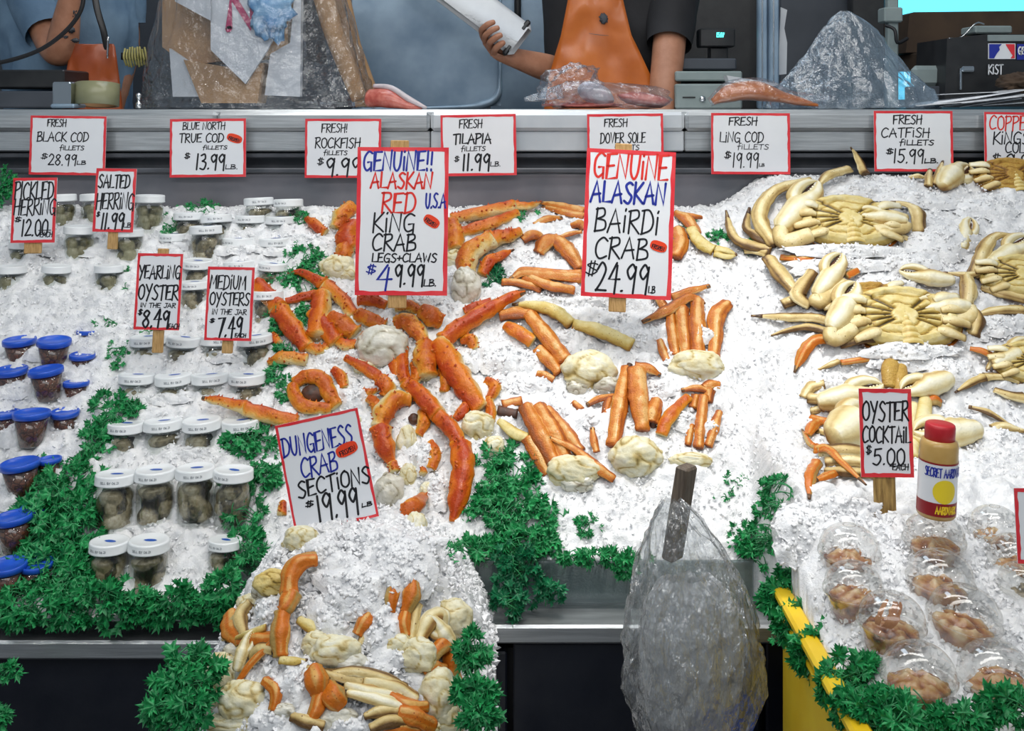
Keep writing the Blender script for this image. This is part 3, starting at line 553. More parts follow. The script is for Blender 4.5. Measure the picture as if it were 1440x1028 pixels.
for gname, where, js in rows:
    for i, (px, py, wd, lift) in enumerate(js):
        p = S(px, py, lift); sc = wd / ppm(p) / .0709; p = p + Vector((0, .012, 0))
        lab = f'{ORD[i]} oyster jar from the blue tubs {where}'
        if gname.startswith('front row'): lab = ['white lidded oyster jar in the front row beside the big parsley mound', 'white lidded oyster jar in the front row beside the bare ice gap', 'small front oyster jar half wrapped in green parsley'][i]
        if gname.startswith('loose'): lab = ['oyster jar standing clear in front of the second jar row', 'oyster jar lid buried in ice below the second row on the herring side', 'oyster jar lid sunk in ice beside the clear standing jar', 'oyster jar lid sunk in ice nearest the king crab'][i]
        if gname.startswith('jars beside'): lab = ['oyster jar with tilted lid above the gap between the two signs', 'oyster jar lid right above the medium oysters sign', 'oyster jar at the upper corner of the medium oysters sign', 'oyster jar in the gap between yearling and medium signs', 'oyster jar touching the side of the medium oysters sign'][i]
        if gname.startswith('topmost'): lab = ['oyster jar of the topmost pair, on the herring side', 'oyster jar of the topmost pair, on the king crab side'][i]
        qq = OY[len(JARS) % 4]; o = place(qq[0], qq[1], p, -.05 + random.uniform(-.05, .03) + (.1 if (px, py) == (275, 372) else 0), random.uniform(-.05, .05), random.uniform(-.5, .5), sc, lab, 'oyster jar', gname); qq[1] = True; JARS.append(o)
hj = jar_proto('herring_jar', 'herring', .085, .033, False); used = False
for px, py, wd, lift, lab in ((84, 279, 40, .05, 'herring jar behind the pickled herring sign'), (130, 278, 40, .05, 'herring jar half hidden behind the edge of the salted herring sign'), (208, 280, 42, .062, 'tall dark herring jar beside the salted herring sign'), (109, 324, 44, .05, 'pale herring jar between the two herring signs'), (178, 328, 42, .045, 'herring jar under the corner of the salted herring sign'),
                              (30, 345, 40, .02, 'herring jar behind the foot of the pickled herring sign'), (12, 380, 42, .028, 'herring jar in the sunken row by the picture edge'), (76, 379, 40, .028, 'herring jar in the middle of the sunken row'), (150, 379, 40, .028, 'dark herring jar at the oyster end of the sunken row')):
    p = S(px, py, lift); place(hj, used, p + Vector((0, .012, 0)), -.04, random.uniform(-.05, .05), random.uniform(-.6, .6), wd / ppm(p) / .0719, lab, 'herring jar', 'herring jars'); used = True
# blue lidded tubs
tb = bpy.data.objects.new('seafood_tub', None); COL.objects.link(tb)
b = MB(); b.lathe([(.0225, -.062), (.024, -.061), (.0305, -.008)], seg=32); b.build('tub_wall', MT['jarglass'], tb)
b = MB(); b.lathe([(.021, -.0605), (.0292, -.012), (.001, -.0118)], seg=32, wob=.006); b.build('filling', MT['redfill'], tb)
b = MB(); b.lathe([(.031, -.01), (.0335, -.009), (.034, -.003), (.0335, .001), (.032, .002), (.030, .0005), (.029, -.002), (.001, -.002)], seg=36); b.build('lid', MT['bluelid'], tb)
used = False
for px, py, wd, lift, lab in ((24, 479, 46, .03, 'blue lidded tub in the top row by the picture edge'), (73, 480, 47, .055, 'blue lidded tub standing clear in the top row'), (113, 500, 36, .014, 'blue lidded tub low in the ice beside the top row'), (122, 466, 34, -.004, 'blue tub lid nearly buried in ice above the top row'), (12, 521, 46, .03, 'blue lidded tub in the second row by the picture edge'), (61, 521, 48, .06, 'blue lidded tub standing clear in the second row'), (104, 539, 36, .018, 'blue lidded tub low in the ice beside the second row'),
    (1, 582, 46, .025, 'blue lidded tub in the third row cut by the picture edge'), (41, 582, 51, .062, 'blue lidded tub standing clear in the third row'), (88, 581, 40, .022, 'blue lidded tub low in the ice beside the third row'), (24, 653, 54, .062, 'blue lidded tub in the fourth row above the parsley'), (66, 648, 34, .03, 'small looking blue lidded tub behind the fourth row'), (14, 729, 54, .06, 'blue lidded tub in the fifth row against the parsley mound'), (42, 718, 36, .03, 'blue lidded tub behind the fifth row in parsley'), (6, 797, 54, .055, 'blue lidded tub of the lowest row cut by the picture edge'), (47, 795, 46, .04, 'blue lidded tub of the lowest row under parsley')):
    p = S(px, py, lift); place(tb, used, p + Vector((0, .01, 0)), -.05, random.uniform(-.08, .04), random.uniform(0, 3), wd / ppm(p) / .068, lab, 'seafood tub', 'blue lidded tubs'); used = True

# oyster cocktail cups: clear cup, domed lid, sauce and oysters
MT['sauce'] = M('red brown cocktail sauce', (.16, .035, .012), (.33, .12, .04), 40, .2, .3, 60, coat=.4)
MT['cocktail'] = M('pale cocktail filling', (.5, .3, .12), None, 60, .25, .6, 80, tones=((.15, (.1, .022, .006)), (.4, (.3, .1, .022)), (.65, (.46, .25, .09)), (1.0, (.64, .5, .3))), coat=.4, nk=1.1)
MT['smear'] = M('sauce smear', (.3, .1, .02), (.42, .18, .05), 80, .25)
def cup(px, py, wd, label, sauce=1, smear=False, fill='cocktail', tilt=(0, 0), lift=.012, dark=False):
    p = S(px, py, lift); r = wd / ppm(p) / 2 * .98; C = p + Vector((0, r * .5, 0)); t = thing('cocktail_cup', C, label, 'cocktail cup', 'oyster cocktail cups'); Rm = Rx(tilt[0]) @ Ry(tilt[1])
    b = MB(); b.lathe([(r * .66, -r * 1.05), (r * .7, -r * 1.04), (r * .93, -.004)], C, Rm, 32, cap=False); b.build('cup_wall', MT['cupfilm'], t)
    b = MB(); n = 9; b.lathe([(r * .98, -.004), (r * 1.01, -.003), (r * 1.01, .002), (r * .965, .004), (r * .965, .007)] + [(r * .965 * math.cos(a) + 1e-4, .007 + r * .74 * math.sin(a)) for a in [i / n * math.pi / 2 for i in range(1, n)]] + [(r * .22, .007 + r * .735), (r * .2, .007 + r * .72), (.001, .007 + r * .72)], C, Rm, 36, cap=False); dm = b.build('dome_lid', MT['cupfilm'], t)
    b = MB(); b.lathe([(r * 1.0, -.0035), (r * 1.025, -.0015), (r * 1.025, .0012), (r * 1.0, .003)], C, Rm, 36, cap=False); b.build('rim', MT['cupfilm'], dm)
    wr = lambda z: r * (.9 + .24 * z) * .96
    b = MB(); sh_ = -.72 if sauce else -.95; b.lathe([(wr(-1.03), -r * 1.03), (wr(sh_), r * sh_), (.001, r * sh_)], C, Rm, 36); b.build('sauce', MT['sauce'], t)
    mb = MB(); nu, nv = 48, 16; vs = []; tn = []; o_ = Vector((px, py, 0)) * .13
    for j in range(nv + 1):
        for k in range(nu):
            a = 2 * math.pi * k / nu
            if j <= 7: z = sh_ + (-.22 - sh_) * j / 7; rr = wr(z)
            else: q_ = 1 - (j - 7) / (nv - 7); rr = wr(-.22) * q_; z = -.22 + .24 * (1 - q_ * q_)
            d_ = Vector((math.cos(a) * rr / r, math.sin(a) * rr / r, z)); w_ = noise.fractal(d_ * 3 + o_, 1, 2, 3)
            if j > 6: z += .13 * w_
            vs.append(C + Rm @ Vector((math.cos(a) * rr * (1 - .02 * abs(w_)), math.sin(a) * rr * (1 - .02 * abs(w_)), z * r))); tn.append(min(max(.55 + .5 * w_, 0), 1))
    mb.add(vs, [(j * nu + k, j * nu + (k + 1) % nu, (j + 1) * nu + (k + 1) % nu, (j + 1) * nu + k) for j in range(nv) for k in range(nu)], tn); mb.build('filling', MT[fill], t)
    if smear:
        b = MB(); R2 = random.Random(px)
        for q in range(4):
            a0 = -2.2 + R2.uniform(-.25, .25); vs = []; m = 8
            for i in range(m + 1):
                e = .1 + i / m * 1.05; wv = .06 + .1 * R2.random(); rr = r * .955
                for sg in (-1, 1):
                    a = a0 + sg * wv + .2 * q * i / m; vs.append(C + Rm @ Vector((rr * math.cos(e) * math.cos(a), rr * math.cos(e) * math.sin(a), .0065 + r * .73 * math.sin(e))))
            b.add(vs, [(2 * i, 2 * i + 1, 2 * i + 3, 2 * i + 2) for i in range(m)])
        b.build('sauce_smear', MT['smear'], t)
    return t
cup(1322, 768, 88, 'cocktail cup right in front of the squeeze bottle', lift=.02)
cup(1201, 785, 88, 'palest cocktail cup, in front of the oyster cocktail sign stick', fill='cocktail', lift=.012)
cup(1407, 752, 74, 'pale cocktail cup beside the cut off sign', lift=.008, sauce=0)
cup(1436, 795, 78, 'pale cocktail cup under the cut off sign', lift=.01, sauce=0)
cup(1207, 838, 86, 'cocktail cup with dark sauce on the parsley side of the second row', lift=.02)
cup(1332, 826, 96, 'cocktail cup between the bottle cup and the big clear dome', lift=.02, tilt=(0, .1))
cup(1446, 832, 70, 'dark cocktail cup cut by the picture edge', lift=.012, fill='oyster')
cup(1262, 888, 98, 'cocktail cup with brown sauce smeared up its dome', smear=True, lift=.03, tilt=(0, .08))
cup(1367, 882, 106, 'wide tilted cocktail cup with orange filling', lift=.025, tilt=(0, .18))
cup(1302, 966, 108, 'nearest cocktail cup, big dome above the parsley edge', lift=.03)
cup(1410, 962, 104, 'frosty cocktail cup beside the nearest one', lift=.022, tilt=(0, -.1))

# squeeze bottle of hot sauce
BD = 1.50; kb = BD / F; C = P(1316, 724, BD); t = thing('sauce_bottle', C, 'small squeeze bottle with red cap and yellow sun label in the ice', 'bottle')
Rm = Ry(.05); r = .0262
b = MB(); b.lathe([(r * .93, 0), (r, .003), (r, .078), (r * .99, .084), (r * .985, .1), (r * .9, .106), (r * .72, .108)], C, Rm, 36); b.build('bottle_body', M('tan sauce in plastic', (.5, .3, .08), (.56, .36, .12), 30, .3, coat=.3), t)
b = MB(); b.lathe([(r * .74, .106), (r * .78, .107), (r * .78, .124), (r * .75, .128), (r * .7, .129), (.001, .1285)], C, Rm, 36); b.build('cap', M('red plastic cap', (.45, .012, .02), (.55, .02, .03), 30, .4), t)
def wrap(mt, z0, z1, e, name, a0=-1.55, a1=1.55, par=t):
    b = MB(); n = 24; b.add([C + Rm @ Vector(((r + e) * math.sin(a0 + (a1 - a0) * i / n), -(r + e) * math.cos(a0 + (a1 - a0) * i / n), z)) for i in range(n + 1) for z in (z0, z1)], [(2 * i, 2 * i + 2, 2 * i + 3, 2 * i + 1) for i in range(n)]); return b.build(name, mt, par)
lb = wrap(MT['card'], .012, .078, .0003, 'label', -math.pi, math.pi)
dkred = M('dark red label band', (.28, .012, .018), None, rough=.35); wrap(dkred, .006, .0245, .0005, 'label_band', -math.pi, math.pi, lb); wrap(dkred, .077, .0795, .0005, 'label_band', -math.pi, math.pi, lb)
b = MB(); n = 28; m = 5; b.add([C + Rm @ Vector(((r + .0008) * math.sin(u), -(r + .0008) * math.cos(u), v)) for q in range(1, m + 1) for i in range(n) for u, v in ((.016 * q / m * math.cos(2 * math.pi * i / n) / r, .041 + .0165 * q / m * math.sin(2 * math.pi * i / n)),)], [(q * n + i, q * n + (i + 1) % n, (q + 1) * n + (i + 1) % n, (q + 1) * n + i) for q in range(m - 1) for i in range(n)] + [tuple(range(n))[::-1]]); b.build('label_sun', M('yellow label disc', (.85, .65, .03), None, rough=.35), lb)
def wrap_text(tx, a0, a1, z0, z1, pen, mt):
    b = MB()
    for st in strokes(tx, a0, a1, z0, z1, .05, 0): ribbon(b, [(u * r, v) for u, v in st], pen, lambda u, v: C + Rm @ Vector(((r + .0011) * math.sin(u / r), -(r + .0011) * math.cos(u / r), v)))
    b.build('lettering', mt, lb, False)
wrap_text('SECRET AARDVARK', -1.05, 1.15, .061, .073, .0016, MT['ink_b']); wrap_text('AARDVARK', -.42, .72, .0105, .0205, .0017, M('yellow label ink', (.9, .6, .02), None))

# yellow crate that holds the cocktail cups, and the bin under the crab section heap
t = thing('yellow_crate', (.68, 1.39, .55), 'bright yellow plastic crate filled with ice and oyster cocktail cups', 'crate')
b = MB(); b.box((.402, 1.34, .62), (.012, .44, .24), bev=.003); b.box((.68, 1.573, .60), (.56, .01, .2), bev=.003); b.box((.68, 1.118, .62), (.56, .012, .24), bev=.003); b.box((.962, 1.34, .62), (.012, .44, .24), bev=.003); b.box((.68, 1.34, .504), (.57, .44, .01)); b.build('crate_wall', MT['bambo'], t, False)
b = MB(); b.box((.397, 1.34, .737), (.026, .47, .014), bev=.004); b.box((.395, 1.34, .71), (.01, .46, .006), bev=.002); b.build('rim', MT['bambo'], t, False, label='bright yellow rolled rim')
b = MB(); b.box((.69, 1.34, .25), (.52, .4, .5), bev=.01); tag(b.build('crate_stand', MT['black'], None, False), 'black stand under the yellow crate', 'stand')
b = MB(); b.box((-.232, 1.50, .21), (.40, .4, .42), bev=.01); tag(b.build('heap_stand', MT['black'], None, False), 'black stand under the heap of crab sections', 'stand')
b = MB(); b.box((.372, 1.53, .415), (.05, .12, .2), bev=.006); tag(b.build('blue_bin', MT['bluelid'], None, False), 'bright blue plastic bin at the foot of the yellow crate', 'bin')

# ---------------------------------------------------------------- crabs
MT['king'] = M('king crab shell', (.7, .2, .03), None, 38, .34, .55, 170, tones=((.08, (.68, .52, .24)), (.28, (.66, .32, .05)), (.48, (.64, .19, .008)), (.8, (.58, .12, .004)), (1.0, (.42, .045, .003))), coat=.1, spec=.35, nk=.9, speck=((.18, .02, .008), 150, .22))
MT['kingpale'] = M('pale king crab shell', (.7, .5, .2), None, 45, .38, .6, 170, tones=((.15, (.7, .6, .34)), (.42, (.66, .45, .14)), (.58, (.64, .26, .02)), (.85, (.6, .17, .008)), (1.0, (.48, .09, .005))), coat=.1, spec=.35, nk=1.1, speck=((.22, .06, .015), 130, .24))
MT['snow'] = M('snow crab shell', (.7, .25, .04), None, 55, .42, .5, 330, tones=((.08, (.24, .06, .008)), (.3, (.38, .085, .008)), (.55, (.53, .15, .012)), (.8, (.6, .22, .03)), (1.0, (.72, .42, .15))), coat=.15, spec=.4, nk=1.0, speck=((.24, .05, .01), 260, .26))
MT['yellowshell'] = M('yellow green claw shell', (.7, .55, .2), None, 60, .38, .4, 220, tones=((.1, (.3, .13, .02)), (.4, (.44, .27, .05)), (.7, (.58, .42, .1)), (1.0, (.7, .6, .28))), coat=.1, spec=.35, nk=.9, speck=((.25, .13, .03), 160, .2))
MT['meat'] = M('crab shoulder meat', (.8, .7, .5), None, 40, .34, .5, 110, tones=((.05, (.2, .14, .04)), (.3, (.46, .34, .12)), (.55, (.66, .57, .31)), (.8, (.74, .7, .5)), (1.0, (.8, .79, .7))), coat=.1, spec=.355, nk=.8)
MT['greymeat'] = M('grey white shoulder meat', (.7, .66, .55), None, 40, .3, .5, 110, tones=((.05, (.09, .07, .04)), (.3, (.32, .28, .19)), (.6, (.56, .53, .42)), (1.0, (.78, .77, .71))), coat=.45, nk=.8)
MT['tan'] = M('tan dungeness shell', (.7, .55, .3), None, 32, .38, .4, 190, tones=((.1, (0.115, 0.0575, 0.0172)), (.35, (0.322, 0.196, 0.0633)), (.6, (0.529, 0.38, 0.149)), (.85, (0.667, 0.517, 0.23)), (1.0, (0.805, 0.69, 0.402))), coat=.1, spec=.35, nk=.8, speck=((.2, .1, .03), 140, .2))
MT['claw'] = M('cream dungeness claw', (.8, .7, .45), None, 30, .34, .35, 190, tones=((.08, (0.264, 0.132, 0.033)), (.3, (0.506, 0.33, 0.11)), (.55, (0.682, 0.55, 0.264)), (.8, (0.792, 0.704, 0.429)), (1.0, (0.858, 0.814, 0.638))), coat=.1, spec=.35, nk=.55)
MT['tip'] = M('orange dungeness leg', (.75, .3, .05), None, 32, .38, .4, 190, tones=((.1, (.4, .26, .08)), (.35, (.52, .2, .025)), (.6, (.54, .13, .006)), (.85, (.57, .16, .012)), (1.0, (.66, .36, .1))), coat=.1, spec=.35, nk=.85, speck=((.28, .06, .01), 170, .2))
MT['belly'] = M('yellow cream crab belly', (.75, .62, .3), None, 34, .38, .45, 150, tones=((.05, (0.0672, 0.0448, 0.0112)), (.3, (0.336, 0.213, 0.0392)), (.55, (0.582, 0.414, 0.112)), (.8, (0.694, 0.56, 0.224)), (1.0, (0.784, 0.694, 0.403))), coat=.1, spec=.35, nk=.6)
MT['goldshell'] = M('golden crab shell', (.6, .35, .05), None, 60, .45, .8, 240, tones=((.05, (.14, .06, .012)), (.5, (.36, .18, .025)), (1.0, (.5, .31, .06))), coat=.1, spec=.35, nk=.9)
MT['tipdark'] = M('dark leg tip', (.05, .025, .012), (.16, .08, .03), 90, .35)
MT['darkmeat'] = M('dark ends and shaded gaps', (.1, .03, .01), (.03, .015, .01), 60, .5)  # dark colour standing in for shade in gaps and holes; also dark leg ends
UPV = Vector((0, -.6, .8))
def wp(pt, rpx, sink=.55):
    """a point of a polyline: (px, py) or (px, py, extra lift in mm) laid on the ice, with its radius in metres"""
    p = S(pt[0], pt[1]); r = rpx / ppm(p); lf = r * sink + (pt[2] / 1000 if len(pt) > 2 else 0)
    return S(pt[0], pt[1], max(lf, 0)), rpx / ppm(p)
def spines(mb, P2, R2, n, seed, h=1.0):
    R = random.Random(seed)
    for _ in range(n):
        i = R.randrange(1, len(P2) - 1); d = (P2[i + 1] - P2[i - 1]).normalized(); v = Vector((R.uniform(-1, 1), R.uniform(-1, .3), R.uniform(-.5, 1))); v = (v - d * v.dot(d)).normalized()
        r = R2[i]; b0 = P2[i] + v * r * .88; s1 = d.cross(v); q = r * .14 + .0007; tip = b0 + v * (r * .16 + .004 * h * R.uniform(.5, 1)) + d * .001
        mb.add([b0 + d * q, b0 + s1 * q, b0 - d * q, b0 - s1 * q, tip], [(0, 1, 4), (1, 2, 4), (2, 3, 4), (3, 0, 4)], [.8, .8, .8, .8, 1.3])
def segm(par, pts, rad, mat, spiny=0, flat=.85, name='leg_segment', up=UPV, swell=True, sink=.55, label=None, seg=18, ridge=0.0):
    W = [wp(p, r, sink) for p, r in zip(pts, rad)]; mb = MB()
    rl = random.Random(pts[0][0] * 31 + pts[-1][1]).uniform(-1.3, 1.3); crab = mat in ('king', 'kingpale', 'snow', 'tip', 'tan', 'yellowshell', 'claw')
    P2, R2 = mb.tube([w[0] for w in W], [w[1] for w in W], seg, flat, up, 8, ridge or (.06 if mat in ('snow', 'tan', 'tip', 'claw') else .02), True, rl if crab else 0, .22 if crab else 0, .13 if crab else 0, 5 if mat == 'snow' else 3.4 if mat in ('king', 'tip') else (2.6 if crab else 0))
    if spiny: spines(mb, P2, R2, spiny, hash((pts[0][0], pts[0][1])) & 0xffff)
    o = mb.build(name, MT[mat], par)
    if label: o['label'] = label
    for e, q in ((0, 1), (-1, -2)):
        if rad[e] <= 3 and rad[q] > 4.5 and mat != 'darkmeat':
            n_ = max(2, len(P2) // 7); pp = P2[:n_ + 1] if e == 0 else P2[-n_ - 1:][::-1]; r_ = R2[:n_ + 1] if e == 0 else R2[-n_ - 1:][::-1]; m2 = MB(); m2.tube(pp, [x * 1.06 + .0003 for x in r_], 8, flat, up, 1); m2.build('pointed_tip', MT['tipdark'], o, label='dark horny tip')
    return o
def lump(par, px, py, rx, ry, mat='meat', name='shoulder_meat', amp=.3, lift=0, sc=1.7):
    p, r = wp((px, py, lift), (rx + ry) / 2, .15); k = 1 / ppm(p); mb = MB(); mb.blob(p, rx * k, min(rx, ry) * k * .8, ry * k, Rx(-.35), amp * .55, sc * .75, px * .37 + py, 60, 40, None, .075 if mat in ('meat', 'greymeat', 'belly') else 0); return mb.build(name, MT[mat], par)
def crableg(label, segs, lumps=(), name='king_crab_leg', cat='crab leg', group='red king crab legs', sp=15, mat='king', flat=.88):
    a = segs[0][0][0] if segs else lumps[0]; t = thing(name, S(a[0], a[1]), label, cat, group)
    for s in segs:
        kw = s[2] if len(s) > 2 else {}; m = kw.get('mat', mat); segm(t, s[0], s[1], m, kw.get('sp', sp), kw.get('flat', flat), ridge=kw.get('ridge', 0), label=kw.get('label'))
    for l in lumps: lump(t, *l[:4], **(l[4] if len(l) > 4 else {}))
    return t
pale = dict(mat='kingpale')
crableg('long red king crab leg rising beside the medium oysters sign', [([(361, 398, 14), (378, 416, 12), (392, 434, 8)], [10, 12, 13]), ([(393, 436, 8), (410, 460, 4), (432, 490)], [13, 14, 10])])
crableg('king crab leg with a dark pointed tip left of the red king crab sign', [([(404, 384, 12), (426, 384, 10), (456, 400, 6)], [1.5, 6, 10]), ([(458, 401, 6), (480, 420, 4), (498, 444)], [11, 10, 9])])
crableg('bent broad king crab leg standing behind the long one', [([(402, 424, 6), (430, 417, 8), (458, 412, 10)], [5, 7, 8]), ([(452, 414, 10), (450, 440, 8), (444, 474, 2)], [13, 14, 13], dict(sp=6))])
crableg('broad orange king crab leg lying against the bent one', [([(440, 438, 10), (455, 458, 6), (474, 482)], [9, 13, 12])])
crableg('spiny cream and orange king crab joint in the upper ice', [([(464, 447, 4), (480, 456, 6), (500, 470)], [11, 15, 12], pale), ([(503, 442), (522, 450, 4), (542, 458)], [10, 12, 8], pale)])
crableg('red king crab knuckle at the edge of the red king crab sign', [([(472, 322), (480, 304, 8), (494, 292, 10)], [9, 13, 11], pale), ([(500, 318), (488, 334, 4), (494, 352)], [14, 16, 12])])
crableg('short orange king crab tip beside parsley at the top', [([(431, 307), (443, 316, 5), (457, 328)], [4, 8, 7])])
crableg('spiny cream knuckle behind a lump of white meat beside the sign', [([(488, 340), (484, 356, 5), (478, 368)], [11, 13, 9], pale)], [(474, 376, 25, 19), (492, 385, 14, 12)])
crableg('big grey white king crab shoulder in the middle of the ice', [([(512, 470), (520, 480, 4)], [7, 6], pale)], [(537, 490, 38, 31, dict(mat='greymeat', lift=8)), (513, 515, 18, 12)])
crableg('spiny round king crab knuckle under the red king crab sign', [([(596, 438), (608, 446, 8), (618, 452)], [12, 16, 11], pale)])
crableg('curved orange king crab segment below the big sign', [([(556, 455), (572, 452, 6), (586, 464, 5), (598, 484)], [10, 14, 13, 8], pale)])
crableg('orange shell edge showing just under the red king crab sign', [([(504, 423), (520, 421, 5), (544, 430)], [8, 10, 7])])
crableg('large red king crab leg sharply bent beside the open ice', [([(738, 410, 24), (716, 419, 22), (678, 441, 18), (644, 462, 15), (622, 480, 12)], [3, 8, 11, 12, 11], dict(sp=14)), ([(618, 482, 12), (634, 512, 10), (654, 544, 6), (676, 576)], [14, 18, 17, 11], dict(sp=8))], [(671, 598, 23, 21, dict(lift=4)), (694, 628, 17, 14)])
crableg('short orange king crab piece inside the bend of the large leg', [([(648, 480), (662, 478, 4), (668, 492)], [5, 9, 6], pale), ([(684, 536), (696, 544, 3), (688, 562)], [7, 9, 6], pale)])
crableg('dark red king crab leg standing behind the spiny chunk', [([(566, 488, 8), (565, 514, 8), (570, 538, 6)], [8, 9, 8]), ([(570, 538, 6), (585, 553, 4)], [9, 7])])
crableg('spiny cream king crab segment standing upright', [([(598, 484, 6), (598, 504, 10), (602, 530, 4)], [12, 17, 13], dict(mat='kingpale', sp=14))])
crableg('dark red king crab leg pointing up out of the ice below the grey shoulder', [([(486, 503, 14), (512, 517, 12), (538, 534, 8)], [5, 8, 10]), ([(536, 534, 8), (545, 546, 4), (540, 558)], [11, 11, 7])])
crableg('longest spiny king crab leg curving down to the parsley', [([(578, 540, 8), (596, 560, 12), (616, 584, 14)], [9, 13, 12]), ([(616, 584, 14), (634, 602, 14), (646, 624, 12)], [11, 12, 10]), ([(646, 622, 12), (651, 652, 12), (646, 694, 8), (636, 734, 2)], [12, 16, 15, 4], dict(sp=18, flat=.75))])
crableg('hooked orange king crab leg with cream inside', [([(578, 562, 4), (556, 562, 10), (540, 580, 12), (535, 602, 10)], [9, 14, 15, 11], dict(mat='kingpale', sp=12)), ([(535, 602, 10), (541, 626, 8), (552, 654, 2)], [14, 14, 5], dict(sp=12))], [(572, 622, 15, 22, dict(mat='meat'))])
crableg('small orange king crab bit between the two curved legs', [([(594, 578), (596, 594, 6), (588, 612)], [7, 9, 6], pale)], [(582, 590, 8, 8, dict(mat='darkmeat', name='socket_shade'))])  # solid dark lump stands in for the shade inside the socket
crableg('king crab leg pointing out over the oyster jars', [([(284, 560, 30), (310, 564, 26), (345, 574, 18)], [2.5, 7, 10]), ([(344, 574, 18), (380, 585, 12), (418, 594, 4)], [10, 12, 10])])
crableg('open spiny king crab socket above the dungeness sections sign', [([(414, 540), (430, 530, 8), (452, 534, 10), (464, 556, 6), (474, 572)], [9, 11, 12, 11, 8], dict(mat='kingpale', sp=16)), ([(412, 542), (414, 556, 6), (430, 572, 6), (466, 574)], [8, 10, 10, 8], dict(mat='kingpale', sp=10))], [(440, 556, 17, 15, dict(mat='darkmeat', name='socket_shade', amp=.15))])  # the open inside is a solid lump coloured as its shade
crableg('orange king crab shell piece above parsley near the jar lids', [([(378, 512), (398, 503, 8), (432, 507, 4)], [6, 11, 9], pale)])
crableg('grey white ball of king crab meat in the lower ice', [([(551, 652), (556, 664)], [8, 7], pale)], [(547, 689, 21, 24, dict(mat='greymeat', lift=6))])
crableg('small cream king crab joint at the foot of the ice bank', [([(566, 718), (582, 712, 6), (594, 700)], [10, 12, 8], dict(mat='kingpale', sp=4))], [(586, 738, 15, 17)])
crableg('pale crab section under the dungeness sections sign', [([(398, 706), (396, 724, 4)], [5, 6])], [(424, 757, 24, 18, dict(mat='meat', lift=6)), (410, 766, 14, 12)])
crableg('king crab leg lying along the case back with a hooked tip', [([(634, 308), (676, 299, 8), (724, 290, 10)], [8, 10, 9]), ([(724, 290, 10), (744, 290, 12), (761, 284, 14)], [8, 6, 1.5])])
crableg('king crab leg lying just below the one along the case back', [([(645, 328), (674, 320, 6), (702, 310, 8), (728, 300, 6)], [8, 10, 9, 6])])
crableg('upright king crab knuckle at the edge of the red king crab sign', [([(636, 312, 4), (640, 332, 8), (641, 352, 4)], [10, 13, 11], pale)], [(640, 366, 14, 16)])
crableg('thick spiny king crab leg curving up from a white shoulder', [([(656, 384, 4), (660, 356, 12), (690, 337, 14)], [12, 17, 14], dict(mat='kingpale', sp=14)), ([(690, 337, 14), (712, 332, 12), (732, 326, 8)], [13, 11, 7])], [(655, 404, 22, 28, dict(mat='greymeat', lift=6))])
crableg('dark red king crab tip with a black point in the upper ice', [([(678, 387), (687, 369, 8), (704, 360, 10), (723, 351, 12)], [7, 10, 7, 1])])
crableg('red king crab leg half buried behind the large bent leg', [([(652, 438), (668, 432, 3), (690, 424)], [6, 8, 6])])

def cluster(label, legs, lumps=(), mat='snow', **k): return crableg(label, legs, lumps, 'bairdi_crab_cluster', 'crab cluster', 'bairdi crab clusters', 0, mat, .62)
cluster('bairdi crab leg bent like a hook beside the bairdi sign', [([(757, 356), (768, 340, 8), (784, 336, 10)], [7, 12, 10]), ([(782, 337, 10), (798, 352, 10), (816, 378, 4)], [10, 12, 7]), ([(784, 335, 12), (800, 329, 12), (818, 326, 8)], [3, 4, 3])])
cluster('orange bairdi crab tips along the case back beside the sign', [([(760, 285, 8), (790, 290, 6), (822, 298, 2)], [3, 7, 8]), ([(764, 290, 4), (790, 298, 2), (822, 304)], [3, 6, 6]), ([(750, 316), (768, 308, 4), (790, 306)], [4, 6, 3])])
cluster('pale orange bairdi crab stub above the hooked leg', [([(735, 338), (750, 330, 6), (764, 336)], [6, 9, 6]), ([(803, 318), (815, 315, 5), (822, 322)], [5, 8, 6])])
cluster('bundle of thin bairdi crab legs lying under the hooked leg', [([(717, 393, 2), (735, 384, 10), (764, 386, 10), (818, 390, 4)], [3, 6, 8, 9]), ([(722, 387, 4), (737, 378, 14), (776, 383, 12), (818, 384, 6)], [2, 4, 6, 6]), ([(738, 388, 2), (772, 401, 8), (808, 408)], [7, 9, 7]), ([(706, 396), (730, 398, 4), (762, 406)], [6, 7, 7])])
cluster('long bairdi crab leg running down from the bent king crab leg', [([(702, 444, 4), (722, 440, 8), (744, 442, 10)], [8, 10, 9]), ([(743, 440, 10), (768, 472, 10), (796, 508, 4)], [9, 12, 10], dict(ridge=.05)), ([(757, 490, 2), (770, 504, 5), (788, 524)], [8, 10, 8]), ([(756, 525), (766, 527, 4), (779, 534)], [5, 6, 5])], [(828, 522, 38, 28, dict(lift=6)), (812, 545, 17, 13, dict(mat='greymeat')), (850, 541, 22, 15, dict(mat='greymeat'))])
cluster('ice covered pale orange crab leg beside the long bairdi leg', [([(712, 457), (728, 466, 5), (750, 481)], [8, 12, 10], dict(mat='kingpale'))])
cluster('yellow green crab claw arm lying across the open ice', [([(720, 428, 10), (752, 430, 14), (780, 438, 12), (804, 456, 8)], [2, 9, 12, 9]), ([(806, 456, 8), (845, 466, 6), (890, 486, 0)], [9, 12, 11])], mat='yellowshell')
